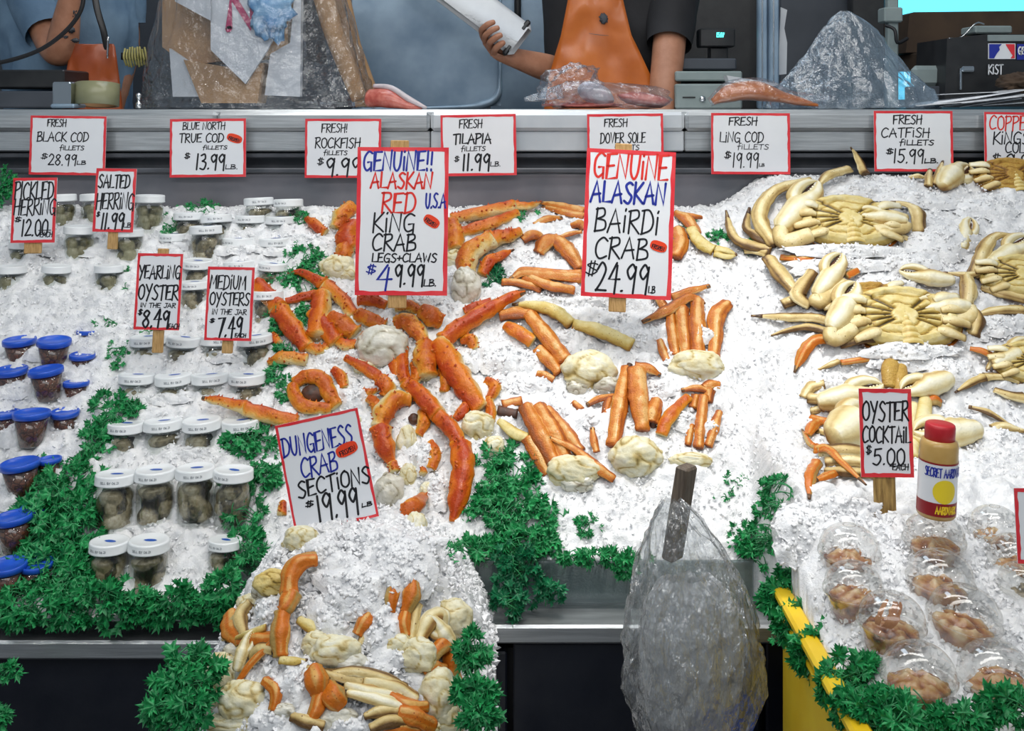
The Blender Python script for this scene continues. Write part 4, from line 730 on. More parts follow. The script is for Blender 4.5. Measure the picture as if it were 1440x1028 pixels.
cluster('ice dusted bairdi cluster of upright legs beside the bairdi sign', [([(943, 440, 6), (946, 470, 6), (950, 500)], [6, 8, 6]), ([(959, 432, 8), (962, 465, 8), (966, 502)], [8, 10, 7]), ([(980, 420, 8), (981, 456, 8), (982, 500)], [8, 11, 8]), ([(1024, 426, 10), (1008, 444, 10), (1006, 476, 6), (1004, 502)], [7, 11, 9, 7]), ([(903, 453, 4), (938, 436, 12), (970, 418, 14), (992, 427, 8)], [3, 8, 7, 1.5]), ([(911, 399, 10), (924, 416, 8), (936, 434, 2)], [4, 6, 6]), ([(944, 418, 4), (968, 410, 8), (998, 402, 6)], [6, 7, 3]), ([(928, 478, 4), (932, 492, 4), (938, 508)], [4, 6, 5])], [(980, 514, 40, 21, dict(lift=4))])
cluster('bairdi cluster with thick leg standing over a cream dome of meat', [([(881, 516, 8), (873, 562, 10), (862, 628, 4)], [6, 10, 9]), ([(884, 545, 4), (880, 580)], [4, 4]), ([(895, 518, 12), (898, 560, 12), (904, 606, 6)], [11, 13, 9], dict(ridge=.04)), ([(893, 516, 12), (912, 518, 12), (929, 528, 6)], [8, 8, 3]), ([(886, 512, 4), (880, 528, 6)], [4, 4], dict(mat='darkmeat'))], [(894, 642, 37, 28, dict(lift=8, amp=.22, sc=2.4))])
cluster('broken bairdi leg with an open hollow end', [([(924, 562), (919, 578, 6), (915, 594, 4)], [7, 11, 9]), ([(930, 612), (940, 588, 6), (968, 558, 4)], [8, 10, 7], dict(mat='kingpale'))], [(919, 597, 6, 6, dict(mat='darkmeat', name='end_hole_shade', amp=.1))])  # the hole is a dark lump, its shade put into the colour
cluster('small curved bairdi leg tips in the ice beside the thick legs', [([(806, 566), (818, 576, 3)], [5, 5]), ([(825, 570, 2), (844, 560, 6), (864, 557, 2)], [3, 5, 4]), ([(857, 560, 3), (848, 588)], [6, 4])])
cluster('single orange leg bit standing alone in the ice', [([(833, 602, 6), (835, 618, 6), (839, 636)], [3, 5, 4])])
cluster('bairdi cluster of thin legs sunk in the ice near the bare patch', [([(958, 549, 8), (982, 546, 10), (1004, 555, 6)], [3, 6, 1.5]), ([(990, 546, 6), (1000, 540, 8), (1012, 542, 4)], [6, 7, 6]), ([(979, 556, 4), (974, 574)], [6, 6]), ([(990, 556, 8), (986, 590, 6), (982, 630)], [6, 7, 6]), ([(998, 548, 6), (996, 566, 2)], [7, 5]), ([(972, 598), (967, 626)], [6, 4]), ([(1012, 578, 4), (1004, 602, 4), (996, 628)], [4, 7, 5])], [(972, 648, 30, 12)])
cluster('fan of thick bairdi legs over silvery meat by the parsley', [([(703, 591), (722, 608, 6), (742, 617, 6)], [6, 9, 9], dict(mat='yellowshell')), ([(742, 617, 6), (756, 640, 4), (770, 668)], [10, 10, 7]), ([(738, 570, 14), (760, 610, 14), (780, 652, 6)], [9, 13, 10], dict(ridge=.05)), ([(756, 570, 10), (780, 608, 10), (796, 646, 4)], [9, 12, 9], dict(ridge=.05)), ([(769, 574, 4), (794, 605, 6), (816, 636)], [7, 10, 8]), ([(761, 611, 26), (806, 630, 24), (838, 656, 18), (864, 674, 6)], [2, 5, 8, 6]), ([(700, 577), (728, 582, 2)], [8, 8], dict(mat='darkmeat')), ([(706, 569, 2), (734, 563, 4)], [7, 7])], [(806, 664, 38, 23, dict(lift=10)), (812, 680, 24, 12, dict(mat='greymeat', lift=8))])
cluster('orange crab legs beside parsley behind the bairdi sign', [([(950, 300), (966, 308, 6), (980, 330)], [6, 9, 7]), ([(952, 322), (958, 340, 4), (950, 362)], [9, 10, 8]), ([(956, 300, 6), (974, 304, 6), (990, 306)], [4, 5, 3])])
cluster('yellow crab claw reaching toward the whole crabs at the case back', [([(972, 322, 2), (986, 342, 8), (1004, 352, 8)], [8, 11, 9]), ([(1004, 350, 8), (1020, 352, 8), (1036, 358, 4)], [7, 6, 2]), ([(1004, 356, 6), (1022, 361, 4), (1036, 358, 2)], [6, 5, 2])], mat='yellowshell')

# whole dungeness crabs, belly towards the customer
def claw(par, base, tip, size=1.0, flip=1, lift=14, arm=None, dark=False):
    b, _ = wp((*base, lift), 8); t_, _ = wp((*tip, lift + 6), 4); a = t_ - b; L = a.length; n = Vector((0, -.75, .66)); s = n.cross(a).normalized() * (L * flip); up = n; w = size * L
    mb = MB(); mb.tube([b, b + a * .08 + s * .01, b + a * .26 + s * .03, b + a * .46 + s * .045, b + a * .62 + s * .07, b + a * .8 + s * .085, b + a * .93 + s * .05, b + a * 1.0 + s * .0], [.075 * w, .115 * w, .15 * w, .165 * w, .115 * w, .075 * w, .045 * w, .008 * w], 18, .8, up, 6, .05, True, random.uniform(-.5, .5), .08)
    for i in range(7):
        q = b + a * (.6 + .05 * i) + s * (-.005 + .002 * i); mb.blob(q + n * .03 * w * .3, .017 * w, .017 * w, .02 * w, None, 0, 1, 0, 6, 4, .95)
    c = mb.build('claw', MT['claw'], par)
    mb = MB(); mb.tube([b + a * .47 - s * .07, b + a * .58 - s * .12, b + a * .74 - s * .135, b + a * .89 - s * .09, b + a * .99 - s * .005], [.06 * w, .078 * w, .066 * w, .045 * w, .008 * w], 14, .85, up, 6, .05, True, .4, .06); mb.build('pincer_finger', MT['claw'], c)
    mb = MB(); mb.tube([b + a * .5 - s * .02 - n * .05 * L, b + a * .95 - s * .02 - n * .03 * L], [.07 * w, .02 * w], 8, .7, up); mb.build('claw_gap_shade', MT['darkmeat'], c)  # dark tube painted as the shade between the two claw fingers
    if arm:
        W = [wp((*q[:2], lift * .6), q[2], .5) for q in arm]; mb = MB(); mb.tube([x[0] for x in W] + [b], [x[1] for x in W] + [.085 * w], 12, .8, UPV); mb.build('claw_arm', MT['tan'], par)
    return c
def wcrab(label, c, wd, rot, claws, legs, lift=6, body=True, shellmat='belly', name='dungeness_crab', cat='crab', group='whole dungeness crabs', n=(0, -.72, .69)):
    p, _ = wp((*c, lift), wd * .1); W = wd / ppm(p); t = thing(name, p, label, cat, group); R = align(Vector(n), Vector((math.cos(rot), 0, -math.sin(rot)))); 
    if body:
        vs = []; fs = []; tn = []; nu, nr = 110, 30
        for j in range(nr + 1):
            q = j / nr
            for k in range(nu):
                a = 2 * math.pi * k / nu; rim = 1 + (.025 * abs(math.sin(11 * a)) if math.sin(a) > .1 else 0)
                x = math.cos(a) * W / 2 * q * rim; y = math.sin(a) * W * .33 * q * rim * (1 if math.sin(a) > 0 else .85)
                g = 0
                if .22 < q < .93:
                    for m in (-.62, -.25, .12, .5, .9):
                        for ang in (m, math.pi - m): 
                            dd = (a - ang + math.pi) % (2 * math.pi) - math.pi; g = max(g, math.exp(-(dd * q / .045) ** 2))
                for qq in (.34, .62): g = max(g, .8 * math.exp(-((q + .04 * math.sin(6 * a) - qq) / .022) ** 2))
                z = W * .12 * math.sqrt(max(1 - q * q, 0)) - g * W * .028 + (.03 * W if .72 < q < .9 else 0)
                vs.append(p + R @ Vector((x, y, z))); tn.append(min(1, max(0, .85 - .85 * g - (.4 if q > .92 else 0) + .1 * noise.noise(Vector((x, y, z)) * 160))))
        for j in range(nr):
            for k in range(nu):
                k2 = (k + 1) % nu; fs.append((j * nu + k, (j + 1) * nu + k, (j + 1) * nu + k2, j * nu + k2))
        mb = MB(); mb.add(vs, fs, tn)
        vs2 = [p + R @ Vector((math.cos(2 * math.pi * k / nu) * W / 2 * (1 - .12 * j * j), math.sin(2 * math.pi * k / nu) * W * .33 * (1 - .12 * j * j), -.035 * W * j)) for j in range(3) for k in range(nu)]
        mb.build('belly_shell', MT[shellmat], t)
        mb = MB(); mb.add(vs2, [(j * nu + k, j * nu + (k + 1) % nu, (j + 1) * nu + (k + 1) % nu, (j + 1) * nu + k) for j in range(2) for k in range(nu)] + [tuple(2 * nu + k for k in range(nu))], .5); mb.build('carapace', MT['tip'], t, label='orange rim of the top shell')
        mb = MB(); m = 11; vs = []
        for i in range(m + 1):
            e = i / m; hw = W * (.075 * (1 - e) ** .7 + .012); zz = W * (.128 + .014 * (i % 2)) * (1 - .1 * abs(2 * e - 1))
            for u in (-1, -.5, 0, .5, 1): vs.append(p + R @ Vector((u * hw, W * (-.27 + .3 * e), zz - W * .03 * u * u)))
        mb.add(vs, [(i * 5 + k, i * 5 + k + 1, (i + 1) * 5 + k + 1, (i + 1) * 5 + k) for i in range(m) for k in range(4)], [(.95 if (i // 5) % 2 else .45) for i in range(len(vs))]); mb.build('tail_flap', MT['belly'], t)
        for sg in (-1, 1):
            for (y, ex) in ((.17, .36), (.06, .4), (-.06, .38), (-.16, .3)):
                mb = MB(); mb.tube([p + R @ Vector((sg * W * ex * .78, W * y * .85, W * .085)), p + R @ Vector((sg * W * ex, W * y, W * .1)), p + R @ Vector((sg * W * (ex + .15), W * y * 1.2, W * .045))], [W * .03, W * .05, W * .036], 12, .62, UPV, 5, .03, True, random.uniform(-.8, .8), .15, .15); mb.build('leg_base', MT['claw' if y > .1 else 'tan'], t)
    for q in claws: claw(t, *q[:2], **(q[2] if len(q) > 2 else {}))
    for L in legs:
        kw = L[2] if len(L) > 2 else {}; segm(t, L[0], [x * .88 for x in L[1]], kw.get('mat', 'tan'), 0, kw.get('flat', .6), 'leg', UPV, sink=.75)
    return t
OR = dict(mat='tip')
wcrab('whole crab at the top corner of the crab pile, claw raised', (1193, 316), 150, .04, [((1097, 322), (1150, 254), dict(size=1.1, flip=-1, lift=30, arm=((1140, 330, 12), (1104, 340, 13)))), ((1276, 312), (1202, 297), dict(size=1.2, flip=1, lift=34, arm=((1230, 326, 11), (1268, 320, 11))))],
  [([(1090, 345, 10), (1068, 305, 22), (1090, 268, 24), (1140, 252, 18)], [10, 13, 10, 5]), ([(1150, 262, 20), (1166, 246, 20), (1194, 238, 14)], [3, 9, 8]), ([(1090, 345), (1066, 332, 8), (1050, 320, 10), (1054, 292, 14)], [9, 11, 7, 2]), ([(1085, 352), (1050, 344, 10), (1030, 330, 12), (1021, 296, 16)], [10, 11, 8, 1.5]), ([(1252, 284, 26), (1276, 288, 26), (1290, 300, 22), (1292, 328, 6)], [2, 6, 12, 10]), ([(1080, 356), (1060, 350, 4), (1046, 352, 4)], [10, 10, 7])])
wcrab('whole crab in the middle of the pile, star shaped belly in full view', (1268, 452), 170, -.02, [((1168, 462), (1204, 396), dict(size=1.1, flip=-1, lift=34, arm=((1200, 462, 12), (1172, 476, 13)))), ((1364, 430), (1284, 428), dict(size=1.2, flip=1, lift=32, arm=((1320, 452, 12), (1362, 446, 12))))],
  [([(1190, 462), (1150, 447, 8), (1110, 446, 10), (1056, 444, 10)], [8, 9, 9, 1.5]), ([(1180, 472), (1140, 460, 4), (1110, 464, 4), (1084, 472, 3)], [7, 7, 5, 1.5]), ([(1180, 480), (1148, 478, 8), (1130, 496, 10), (1117, 524, 8)], [7, 9, 9, 1.5], OR), ([(1180, 484), (1210, 478, 12), (1238, 478, 12), (1250, 484, 8)], [9, 8, 6, 3]), ([(1328, 438, 10), (1360, 434, 20), (1374, 448, 16), (1368, 472, 2)], [5, 8, 12, 10]), ([(1182, 510), (1210, 506, 8), (1244, 500, 6)], [5, 6, 4], OR)])
mbg = MB(); wcrab('crab shell with golden gill edge behind the star bellied crab', (1222, 432), 120, -.3, [], [], lift=-2, shellmat='goldshell')
wcrab('ice buried crab with only two claws and legs showing between the two top crabs', (1216, 378), 120, 0, [((1148, 416), (1184, 356), dict(size=1.0, flip=-1, lift=24, arm=((1190, 400, 11), (1152, 424, 13)))), ((1342, 394), (1264, 380), dict(size=1.05, flip=1, lift=18))],
  [([(1130, 424), (1096, 384, 16), (1080, 362, 18)], [9, 13, 10]), ([(1140, 430), (1122, 414, 12), (1144, 382, 18)], [9, 13, 8]), ([(1096, 348, 14), (1110, 338, 16), (1132, 344, 12)], [8, 8, 2]), ([(1120, 420), (1100, 428, 4)], [10, 9]), ([(1098, 362, 6), (1130, 364, 8), (1154, 362, 4)], [6, 8, 4], OR), ([(1250, 328, 6), (1268, 332, 6), (1286, 340)], [2, 6, 5]), ([(1190, 388, 8), (1206, 380, 8)], [7, 6], OR)], body=False)
wcrab('crab below the star bellied one, white claws meeting over its face', (1258, 552), 140, 0, [((1150, 566), (1242, 540), dict(size=1.2, flip=-1, lift=26)), ((1338, 530), (1266, 548), dict(size=1.25, flip=1, lift=18))],
  [([(1160, 540), (1140, 545), (1130, 560, 4)], [8, 9, 7]), ([(1210, 566), (1170, 562, 6), (1136, 560, 6)], [9, 10, 9]), ([(1205, 574), (1165, 574, 3), (1140, 578)], [7, 8, 6]), ([(1252, 545, 2), (1252, 520, 8), (1256, 504, 4)], [12, 14, 10], dict(mat='goldshell')), ([(1266, 560, 2), (1266, 530, 8), (1268, 512, 4)], [10, 12, 8], dict(mat='goldshell')), ([(1150, 520), (1170, 512, 6), (1180, 508, 4)], [2, 5, 5])], lift=-4, body=False)
wcrab('lowest crab of the pile with its claw beside the red bottle cap', (1280, 592), 130, 0, [((1172, 614), (1222, 572), dict(size=1.5, flip=-1, lift=22)), ((1378, 602), (1284, 606), dict(size=1.2, flip=1, lift=20))],
  [([(1240, 640), (1190, 632, 8), (1150, 634, 4)], [9, 11, 9]), ([(1240, 654), (1195, 648, 6), (1160, 650, 2)], [9, 10, 8]), ([(1236, 668), (1195, 664, 4), (1160, 662)], [8, 9, 6]), ([(1136, 612, 4), (1142, 600, 8), (1150, 594, 4)], [5, 9, 7], OR), ([(1128, 604, 4), (1140, 624, 4), (1152, 628)], [2, 6, 5], OR), ([(1146, 632, 6), (1164, 632, 12), (1186, 652, 14), (1218, 682, 8)], [7, 9, 6, 1.5], OR), ([(1150, 650), (1140, 668, 4), (1138, 702, 2)], [8, 9, 2], OR), ([(1146, 676, 3), (1166, 668, 4), (1178, 664)], [3, 7, 6], OR), ([(1290, 622), (1296, 610, 6), (1302, 560, 2)], [14, 14, 10], dict(mat='belly')), ([(1282, 640), (1284, 600, 4), (1286, 568, 2)], [10, 12, 8], dict(mat='belly')), ([(1302, 566), (1314, 562, 6), (1322, 566, 2)], [8, 10, 7], OR)], body=False)
wcrab('crab cut by the picture edge in the upper pile, bent leg arched over ice', (1438, 392), 120, 0, [((1392, 372), (1448, 332), dict(size=1.0, flip=-1, lift=20))],
  [([(1432, 331, 22), (1400, 332, 24), (1384, 352, 20), (1368, 388, 4)], [2, 7, 12, 9]), ([(1327, 383, 20), (1360, 386, 20), (1396, 380, 14)], [1.5, 6, 3]), ([(1358, 386, 12), (1362, 406, 14), (1360, 428, 4)], [9, 13, 10]), ([(1440, 400), (1410, 394, 6), (1384, 392, 4)], [9, 9, 6]), ([(1440, 420, 3), (1410, 412, 6), (1380, 404)], [9, 10, 6]), ([(1440, 436), (1404, 436, 6), (1366, 444, 4)], [9, 8, 2])])
wcrab('crab cut by the picture edge in the lower pile with an orange leg', (1450, 512), 110, 0, [((1398, 512), (1452, 478), dict(size=1.0, flip=-1, lift=18))],
  [([(1364, 490, 8), (1382, 494, 10), (1402, 504, 6)], [4, 7, 7], OR), ([(1386, 522), (1400, 504, 10), (1420, 490, 12)], [2, 6, 7]), ([(1343, 552, 10), (1366, 538, 12), (1384, 530, 8)], [1.5, 6, 8]), ([(1384, 530, 8), (1410, 530, 8), (1438, 540, 4)], [8, 6, 2]), ([(1362, 572, 8), (1390, 580, 8), (1424, 600, 2)], [3, 6, 2]), ([(1398, 606), (1412, 600, 8), (1440, 606, 6)], [10, 9, 4]), ([(1440, 560), (1420, 556, 4), (1398, 548)], [9, 8, 5])])
wcrab('crab claw tip standing alone in the ice of the crab pile', (1355, 330), 60, 0, [((1354, 350), (1366, 306), dict(size=1.0, flip=1, lift=4))], [], body=False, name='crab_claw', cat='crab claw', group='loose claws in the ice')
wcrab('pointed crab leg tip sticking up beside the catfish sign', (1214, 240), 60, 0, [], [([(1196, 207, 46), (1206, 222, 34), (1216, 244, 6)], [1.5, 6, 8])], body=False, name='crab_leg_tip', cat='crab leg', group='leg tips at the top of the pile')
wcrab('two claw fingers and a leg tip poking up below the catfish sign', (1320, 250), 60, 0, [((1326, 262), (1364, 233), dict(size=1.0, flip=1, lift=14))], [([(1306, 262), (1306, 250, 8), (1308, 238, 14)], [6, 6, 3]), ([(1314, 260), (1320, 244, 12), (1326, 226, 26)], [6, 6, 1.5]), ([(1278, 250), (1290, 247, 4), (1300, 250)], [3, 5, 4])], body=False, name='crab_claw', cat='crab claw', group='loose claws in the ice')
wcrab('golden crab shell edge lying at the top of the pile by the picture edge', (1424, 252), 110, .0, [], [([(1370, 254), (1386, 250, 4), (1400, 252)], [3, 6, 6], OR)], lift=-2, shellmat='goldshell')
wcrab('small crab with legs splayed behind the lowest claw by the ice edge', (1180, 590), 60, 0, [], [([(1140, 586), (1160, 592, 2), (1190, 596, 2)], [5, 8, 8], OR), ([(1150, 606), (1180, 612, 3), (1210, 616)], [6, 9, 8])], body=False, name='crab_leg_tip', cat='crab leg', group='leg tips at the top of the pile')

# broken bits between the long legs
crableg('cream and orange shell shard under the grey white shoulder', [([(520, 560), (530, 572, 5), (528, 588)], [7, 9, 6], pale), ([(508, 548), (518, 552, 4), (530, 548)], [4, 6, 4], pale)])
crableg('orange shell bits beside the dark red upright leg', [([(548, 505), (556, 516, 5), (556, 530)], [6, 8, 6]), ([(582, 512, 4), (586, 528, 8), (580, 540, 4)], [6, 8, 6], pale)], [(588, 560, 9, 8, dict(mat='meat'))])
crableg('pale ragged leg ends between the hooked leg and the longest leg', [([(606, 622), (612, 640, 4), (606, 660)], [6, 9, 7], pale), ([(590, 650), (596, 666, 4)], [5, 6], pale)], [(574, 668, 12, 16, dict(mat='meat')), (600, 690, 10, 12, dict(mat='meat'))])
crableg('orange upper leg joint beside the spiny cream joint', [([(470, 476), (486, 486, 6), (500, 484)], [6, 9, 7]), ([(430, 486), (446, 492, 4), (460, 488)], [7, 9, 6], pale)])
crableg('small orange leg piece by the white end of the large bent leg', [([(640, 590), (650, 578, 6), (660, 560, 6)], [6, 8, 6]), ([(688, 560, 4), (690, 584, 6), (684, 604)], [5, 8, 6], pale)])
crableg('cream joint with orange top beside the upright spiny segment', [([(622, 520), (628, 534, 5), (624, 552)], [7, 9, 6], pale), ([(556, 432), (574, 430, 4), (590, 438)], [7, 9, 7], pale)])
crableg('reddish leg stub near the dungeness sign top', [([(470, 520), (480, 530, 5), (484, 546)], [6, 8, 6]), ([(384, 470, 2), (392, 484, 4)], [5, 6])], [(500, 592, 9, 9, dict(mat='meat'))])

# heap of dungeness sections in the front
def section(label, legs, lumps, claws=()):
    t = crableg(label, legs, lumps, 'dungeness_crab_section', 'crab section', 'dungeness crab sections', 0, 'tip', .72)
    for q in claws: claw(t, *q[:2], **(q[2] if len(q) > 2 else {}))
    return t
TN = dict(mat='tan'); YL = dict(mat='yellowshell')
section('crab section with a tall bent orange leg at the top of the front heap', [([(446, 786, 26), (424, 790, 32), (410, 806, 32), (406, 838, 24)], [8, 12, 13, 10]), ([(412, 834, 24), (404, 850, 26), (398, 860, 24)], [12, 13, 10]), ([(398, 860, 24), (394, 890, 22), (394, 924, 14)], [10, 13, 9]), ([(394, 928, 16), (412, 930, 16), (433, 928, 12)], [6, 6, 1.5], YL)], [(384, 820, 28, 18, dict(mat='belly', lift=12)), (372, 832, 18, 14, dict(mat='greymeat'))])
section('crab section with yellow tipped legs at the outer edge of the heap', [([(352, 846, 10), (338, 866, 14), (344, 894, 14)], [7, 10, 6], TN), ([(318, 902, 20), (348, 892, 22), (374, 882, 18)], [2, 6, 5], YL), ([(326, 864, 6), (328, 886, 10), (342, 902, 6)], [10, 15, 9]), ([(336, 900, 12), (360, 898, 14), (386, 898, 10)], [7, 10, 9]), ([(326, 972, 14), (352, 934, 18), (386, 900, 16)], [3, 6, 5])], [(336, 914, 22, 12, dict(mat='greymeat')), (352, 850, 20, 14, dict(mat='meat'))])
section('large white crab body section at the lower corner of the heap', [([(356, 934, 2), (342, 944, 4)], [8, 7], TN)], [(312, 960, 30, 38, dict(lift=8)), (340, 986, 34, 28, dict(lift=10)), (300, 1000, 22, 24, dict(mat='greymeat')), (330, 1018, 40, 16)])
section('white crab body section in the middle of the heap', [([(420, 872, 4), (434, 880, 6), (446, 890, 3)], [6, 8, 5], dict(mat='yellowshell'))], [(472, 916, 36, 22, dict(lift=14)), (444, 906, 20, 18), (494, 934, 26, 15, dict(mat='greymeat', lift=8))])
section('crab section with orange legs curled at the upper part of the heap', [([(557, 818, 18), (551, 838, 20), (550, 862, 10)], [8, 9, 5]), ([(580, 816, 26), (580, 836, 26), (570, 862, 14)], [9, 12, 7]), ([(572, 858, 14), (568, 876, 14), (572, 894, 6)], [7, 9, 7]), ([(588, 850, 18), (582, 874, 16), (578, 900, 8)], [6, 8, 6], TN)], [(586, 812, 20, 12, dict(mat='belly', lift=20))])
section('short orange legs sticking out of the ice in the heap', [([(502, 893, 10), (512, 874, 16), (522, 862, 10)], [7, 10, 6]), ([(528, 884, 6), (524, 868, 12), (530, 860, 10)], [6, 7, 5]), ([(505, 906, 6), (512, 890, 10), (520, 872, 12)], [4, 4, 3], TN)], [])
section('white shouldered crab section at the outer upper side of the heap', [([(590, 902, 10), (604, 872, 22), (618, 866, 22), (622, 886, 16)], [7, 13, 13, 8], dict(mat='claw')), ([(606, 924, 16), (624, 906, 24), (634, 900, 20)], [9, 12, 9]), ([(634, 902, 18), (636, 926, 18), (634, 954, 10)], [9, 13, 9])], [(634, 872, 30, 28, dict(lift=4)), (588, 922, 27, 23, dict(lift=16)), (560, 908, 20, 16, dict(mat='meat', lift=6))])
section('dark brown crab leg lying across the front of the heap', [([(432, 938, 12), (470, 950, 18), (512, 958, 18)], [4, 7, 7], TN), ([(512, 957, 18), (550, 964, 18), (586, 984, 10)], [8, 10, 9], dict(mat='claw'))], [])
section('crab section with stubby orange joints in the front of the heap', [([(440, 942, 20), (446, 958, 24), (448, 978, 16)], [12, 16, 10]), ([(450, 976, 18), (444, 998, 18), (432, 1024, 10)], [10, 10, 5]), ([(462, 962, 14), (470, 978, 20), (482, 992, 12)], [8, 16, 10])], [(470, 1012, 34, 18, dict(mat='greymeat'))])
section('lowest crab legs of the heap with orange ends', [([(488, 974, 18), (524, 982, 22), (552, 992, 20), (584, 1000, 12)], [5, 9, 10, 9], dict(mat='claw')), ([(512, 1008, 16), (536, 1000, 20), (560, 1000, 20)], [5, 9, 8], TN), ([(560, 1000, 20), (584, 1008, 20), (610, 1020, 10)], [9, 13, 10]), ([(530, 1020, 14), (560, 1022, 14), (590, 1028, 8)], [5, 9, 8])], [])
section('white crab body section at the outer lower side of the heap', [([(640, 940, 10), (644, 965, 12), (640, 990, 6)], [5, 8, 7])], [(616, 978, 30, 36, dict(lift=10)), (628, 1010, 22, 24, dict(lift=6)), (596, 1024, 24, 12)])

section('crab section with a cream claw curled at the outer edge of the heap', [([(318, 902, 10), (322, 882, 16), (340, 862, 16)], [6, 10, 7], TN), ([(352, 922, 8), (366, 912, 14), (384, 914, 10)], [6, 9, 6], TN)], [(362, 908, 15, 10, dict(mat='darkmeat', name='gap_shade', lift=2))], [((332, 944), (356, 886), dict(size=1.1, flip=1, lift=22))])  # dark lumps here and below stand in for shaded gaps between pieces
section('crab section with a white and orange claw at the upper far side of the heap', [([(596, 948, 10), (610, 938, 16), (626, 940, 10)], [7, 10, 7])], [(606, 940, 14, 10, dict(mat='darkmeat', name='gap_shade'))], [((640, 916), (600, 866), dict(size=1.2, flip=-1, lift=30))])
section('tangle of brown cream legs across the middle of the heap', [([(458, 948, 16), (500, 944, 22), (540, 954, 20), (572, 968, 12)], [4, 8, 8, 6], TN), ([(486, 962, 14), (520, 972, 20), (566, 978, 14)], [6, 9, 7], dict(mat='claw')), ([(548, 978, 14), (574, 992, 20), (600, 994, 14)], [7, 10, 8])], [(500, 956, 20, 8, dict(mat='darkmeat', name='gap_shade')), (452, 990, 14, 10, dict(mat='darkmeat', name='gap_shade'))])
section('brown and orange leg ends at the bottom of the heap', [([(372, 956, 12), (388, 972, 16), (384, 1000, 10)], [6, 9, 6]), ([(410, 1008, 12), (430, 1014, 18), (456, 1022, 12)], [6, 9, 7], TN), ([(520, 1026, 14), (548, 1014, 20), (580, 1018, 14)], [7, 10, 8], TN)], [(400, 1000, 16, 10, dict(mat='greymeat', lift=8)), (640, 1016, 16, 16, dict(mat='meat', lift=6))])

# ---------------------------------------------------------------- drifts of ice thrown over the seafood
def drift(label, spots, chipn=44):
    mb = MB()
    for (px, py, rx, ry, lift) in spots:
        p = S(px, py, lift / 1000); k = 1 / ppm(p); Rm = align((0, -.55, .83)); o = Vector((px * .1, py * .1, 0)); nu, nv = 34, 12; vs = []
        for j in range(nv + 1):
            q = j / nv
            for i in range(nu):
                a = 2 * math.pi * i / nu; e = 1 + .38 * noise.fractal(Vector((math.cos(a) * 1.3, math.sin(a) * 1.3, px * .11)), 1, 2, 3)
                x, y = math.cos(a) * rx * k * q * e, math.sin(a) * ry * k * 1.15 * q * e; h = .45 * min(rx, ry) * k * (1 - q ** 2.6) - .004 * q
                h += .006 * noise.fractal(Vector((x, y, 0)) * 60 + o, 1, 2, 2) + .003 * noise.noise(Vector((x, y, 0)) * 210 + o)
                vs.append(p + Rm @ Vector((x, y, h)))
        mb.mi = 0; mb.add(vs, [(j * nu + i, (j + 1) * nu + i, (j + 1) * nu + (i + 1) % nu, j * nu + (i + 1) % nu) for j in range(nv) for i in range(nu)])
        mb.mi = 1; base = np.array([[1, 0, 0], [-1, 0, 0], [0, 1, 0], [0, -1, 0], [0, 0, 1], [0, 0, -1]], float); tri = [(0, 2, 4), (2, 1, 4), (1, 3, 4), (3, 0, 4), (2, 0, 5), (1, 2, 5), (3, 1, 5), (0, 3, 5)]
        for _ in range(int(chipn * rx * ry / 600)):
            v = vs[RNG.integers(nu, len(vs))]; m_, _q = np.linalg.qr(RNG.normal(size=(3, 3)))
            if np.linalg.det(m_) < 0: m_[0] *= -1
            mb.add(((base * RNG.uniform(.002, .0068) * np.array([1, .8, .5]) * RNG.uniform(.6, 1.3, (6, 1))) @ m_ + np.array(v)).tolist(), tri)
    o = mb.build('crushed_ice', [MT['ice'], MT['icechip']]); o['kind'] = 'stuff'; o['label'] = label; o['category'] = 'ice'; return o
drift('drifts of crushed ice thrown over the king crab legs', [(536, 535, 34, 24, 4), (500, 498, 26, 14, 2), (520, 610, 26, 34, 2), (598, 640, 26, 28, 2), (660, 505, 20, 22, 2), (700, 500, 40, 26, 2), (640, 392, 20, 22, 6), (590, 424, 30, 14, 6), (470, 500, 34, 14, 2), (440, 340, 34, 16, 2), (612, 690, 22, 30, 2), (500, 560, 26, 24, 3), (648, 570, 16, 18, 2), (545, 760, 40, 18, 4)])
drift('drifts of crushed ice thrown over the bairdi clusters', [(740, 505, 40, 18, 3), (780, 425, 44, 12, 3), (800, 470, 26, 12, 4), (722, 362, 34, 10, 2), (840, 420, 40, 14, 3), (900, 480, 30, 22, 2), (972, 505, 44, 12, 8), (930, 545, 26, 14, 3), (890, 600, 12, 20, 3), (965, 590, 20, 16, 6), (1000, 600, 16, 18, 5), (860, 470, 30, 12, 3), (745, 545, 26, 12, 2), (836, 590, 22, 14, 2), (990, 470, 24, 14, 14), (660, 330, 30, 8, 3)])
drift('drifts of crushed ice thrown over the whole crabs', [(1190, 352, 78, 14, 24), (1190, 372, 74, 16, 12), (1270, 366, 50, 18, 8), (1150, 300, 20, 14, 12), (1160, 378, 50, 16, 6), (1275, 492, 72, 14, 28), (1270, 506, 66, 14, 14), (1330, 520, 40, 24, 6), (1250, 400, 40, 16, 16), (1220, 404, 22, 12, 20), (1320, 340, 60, 34, 4), (1400, 455, 40, 18, 8), (1350, 590, 34, 18, 3), (1410, 620, 40, 22, 4), (1290, 280, 70, 18, 6), (1200, 270, 40, 16, 8), (1390, 290, 50, 22, 4), (1240, 580, 20, 14, 8), (1370, 468, 24, 14, 6), (1140, 738, 46, 34, 4), (1190, 712, 40, 20, 4), (1120, 770, 30, 26, 4), (1160, 540, 20, 10, 4)])
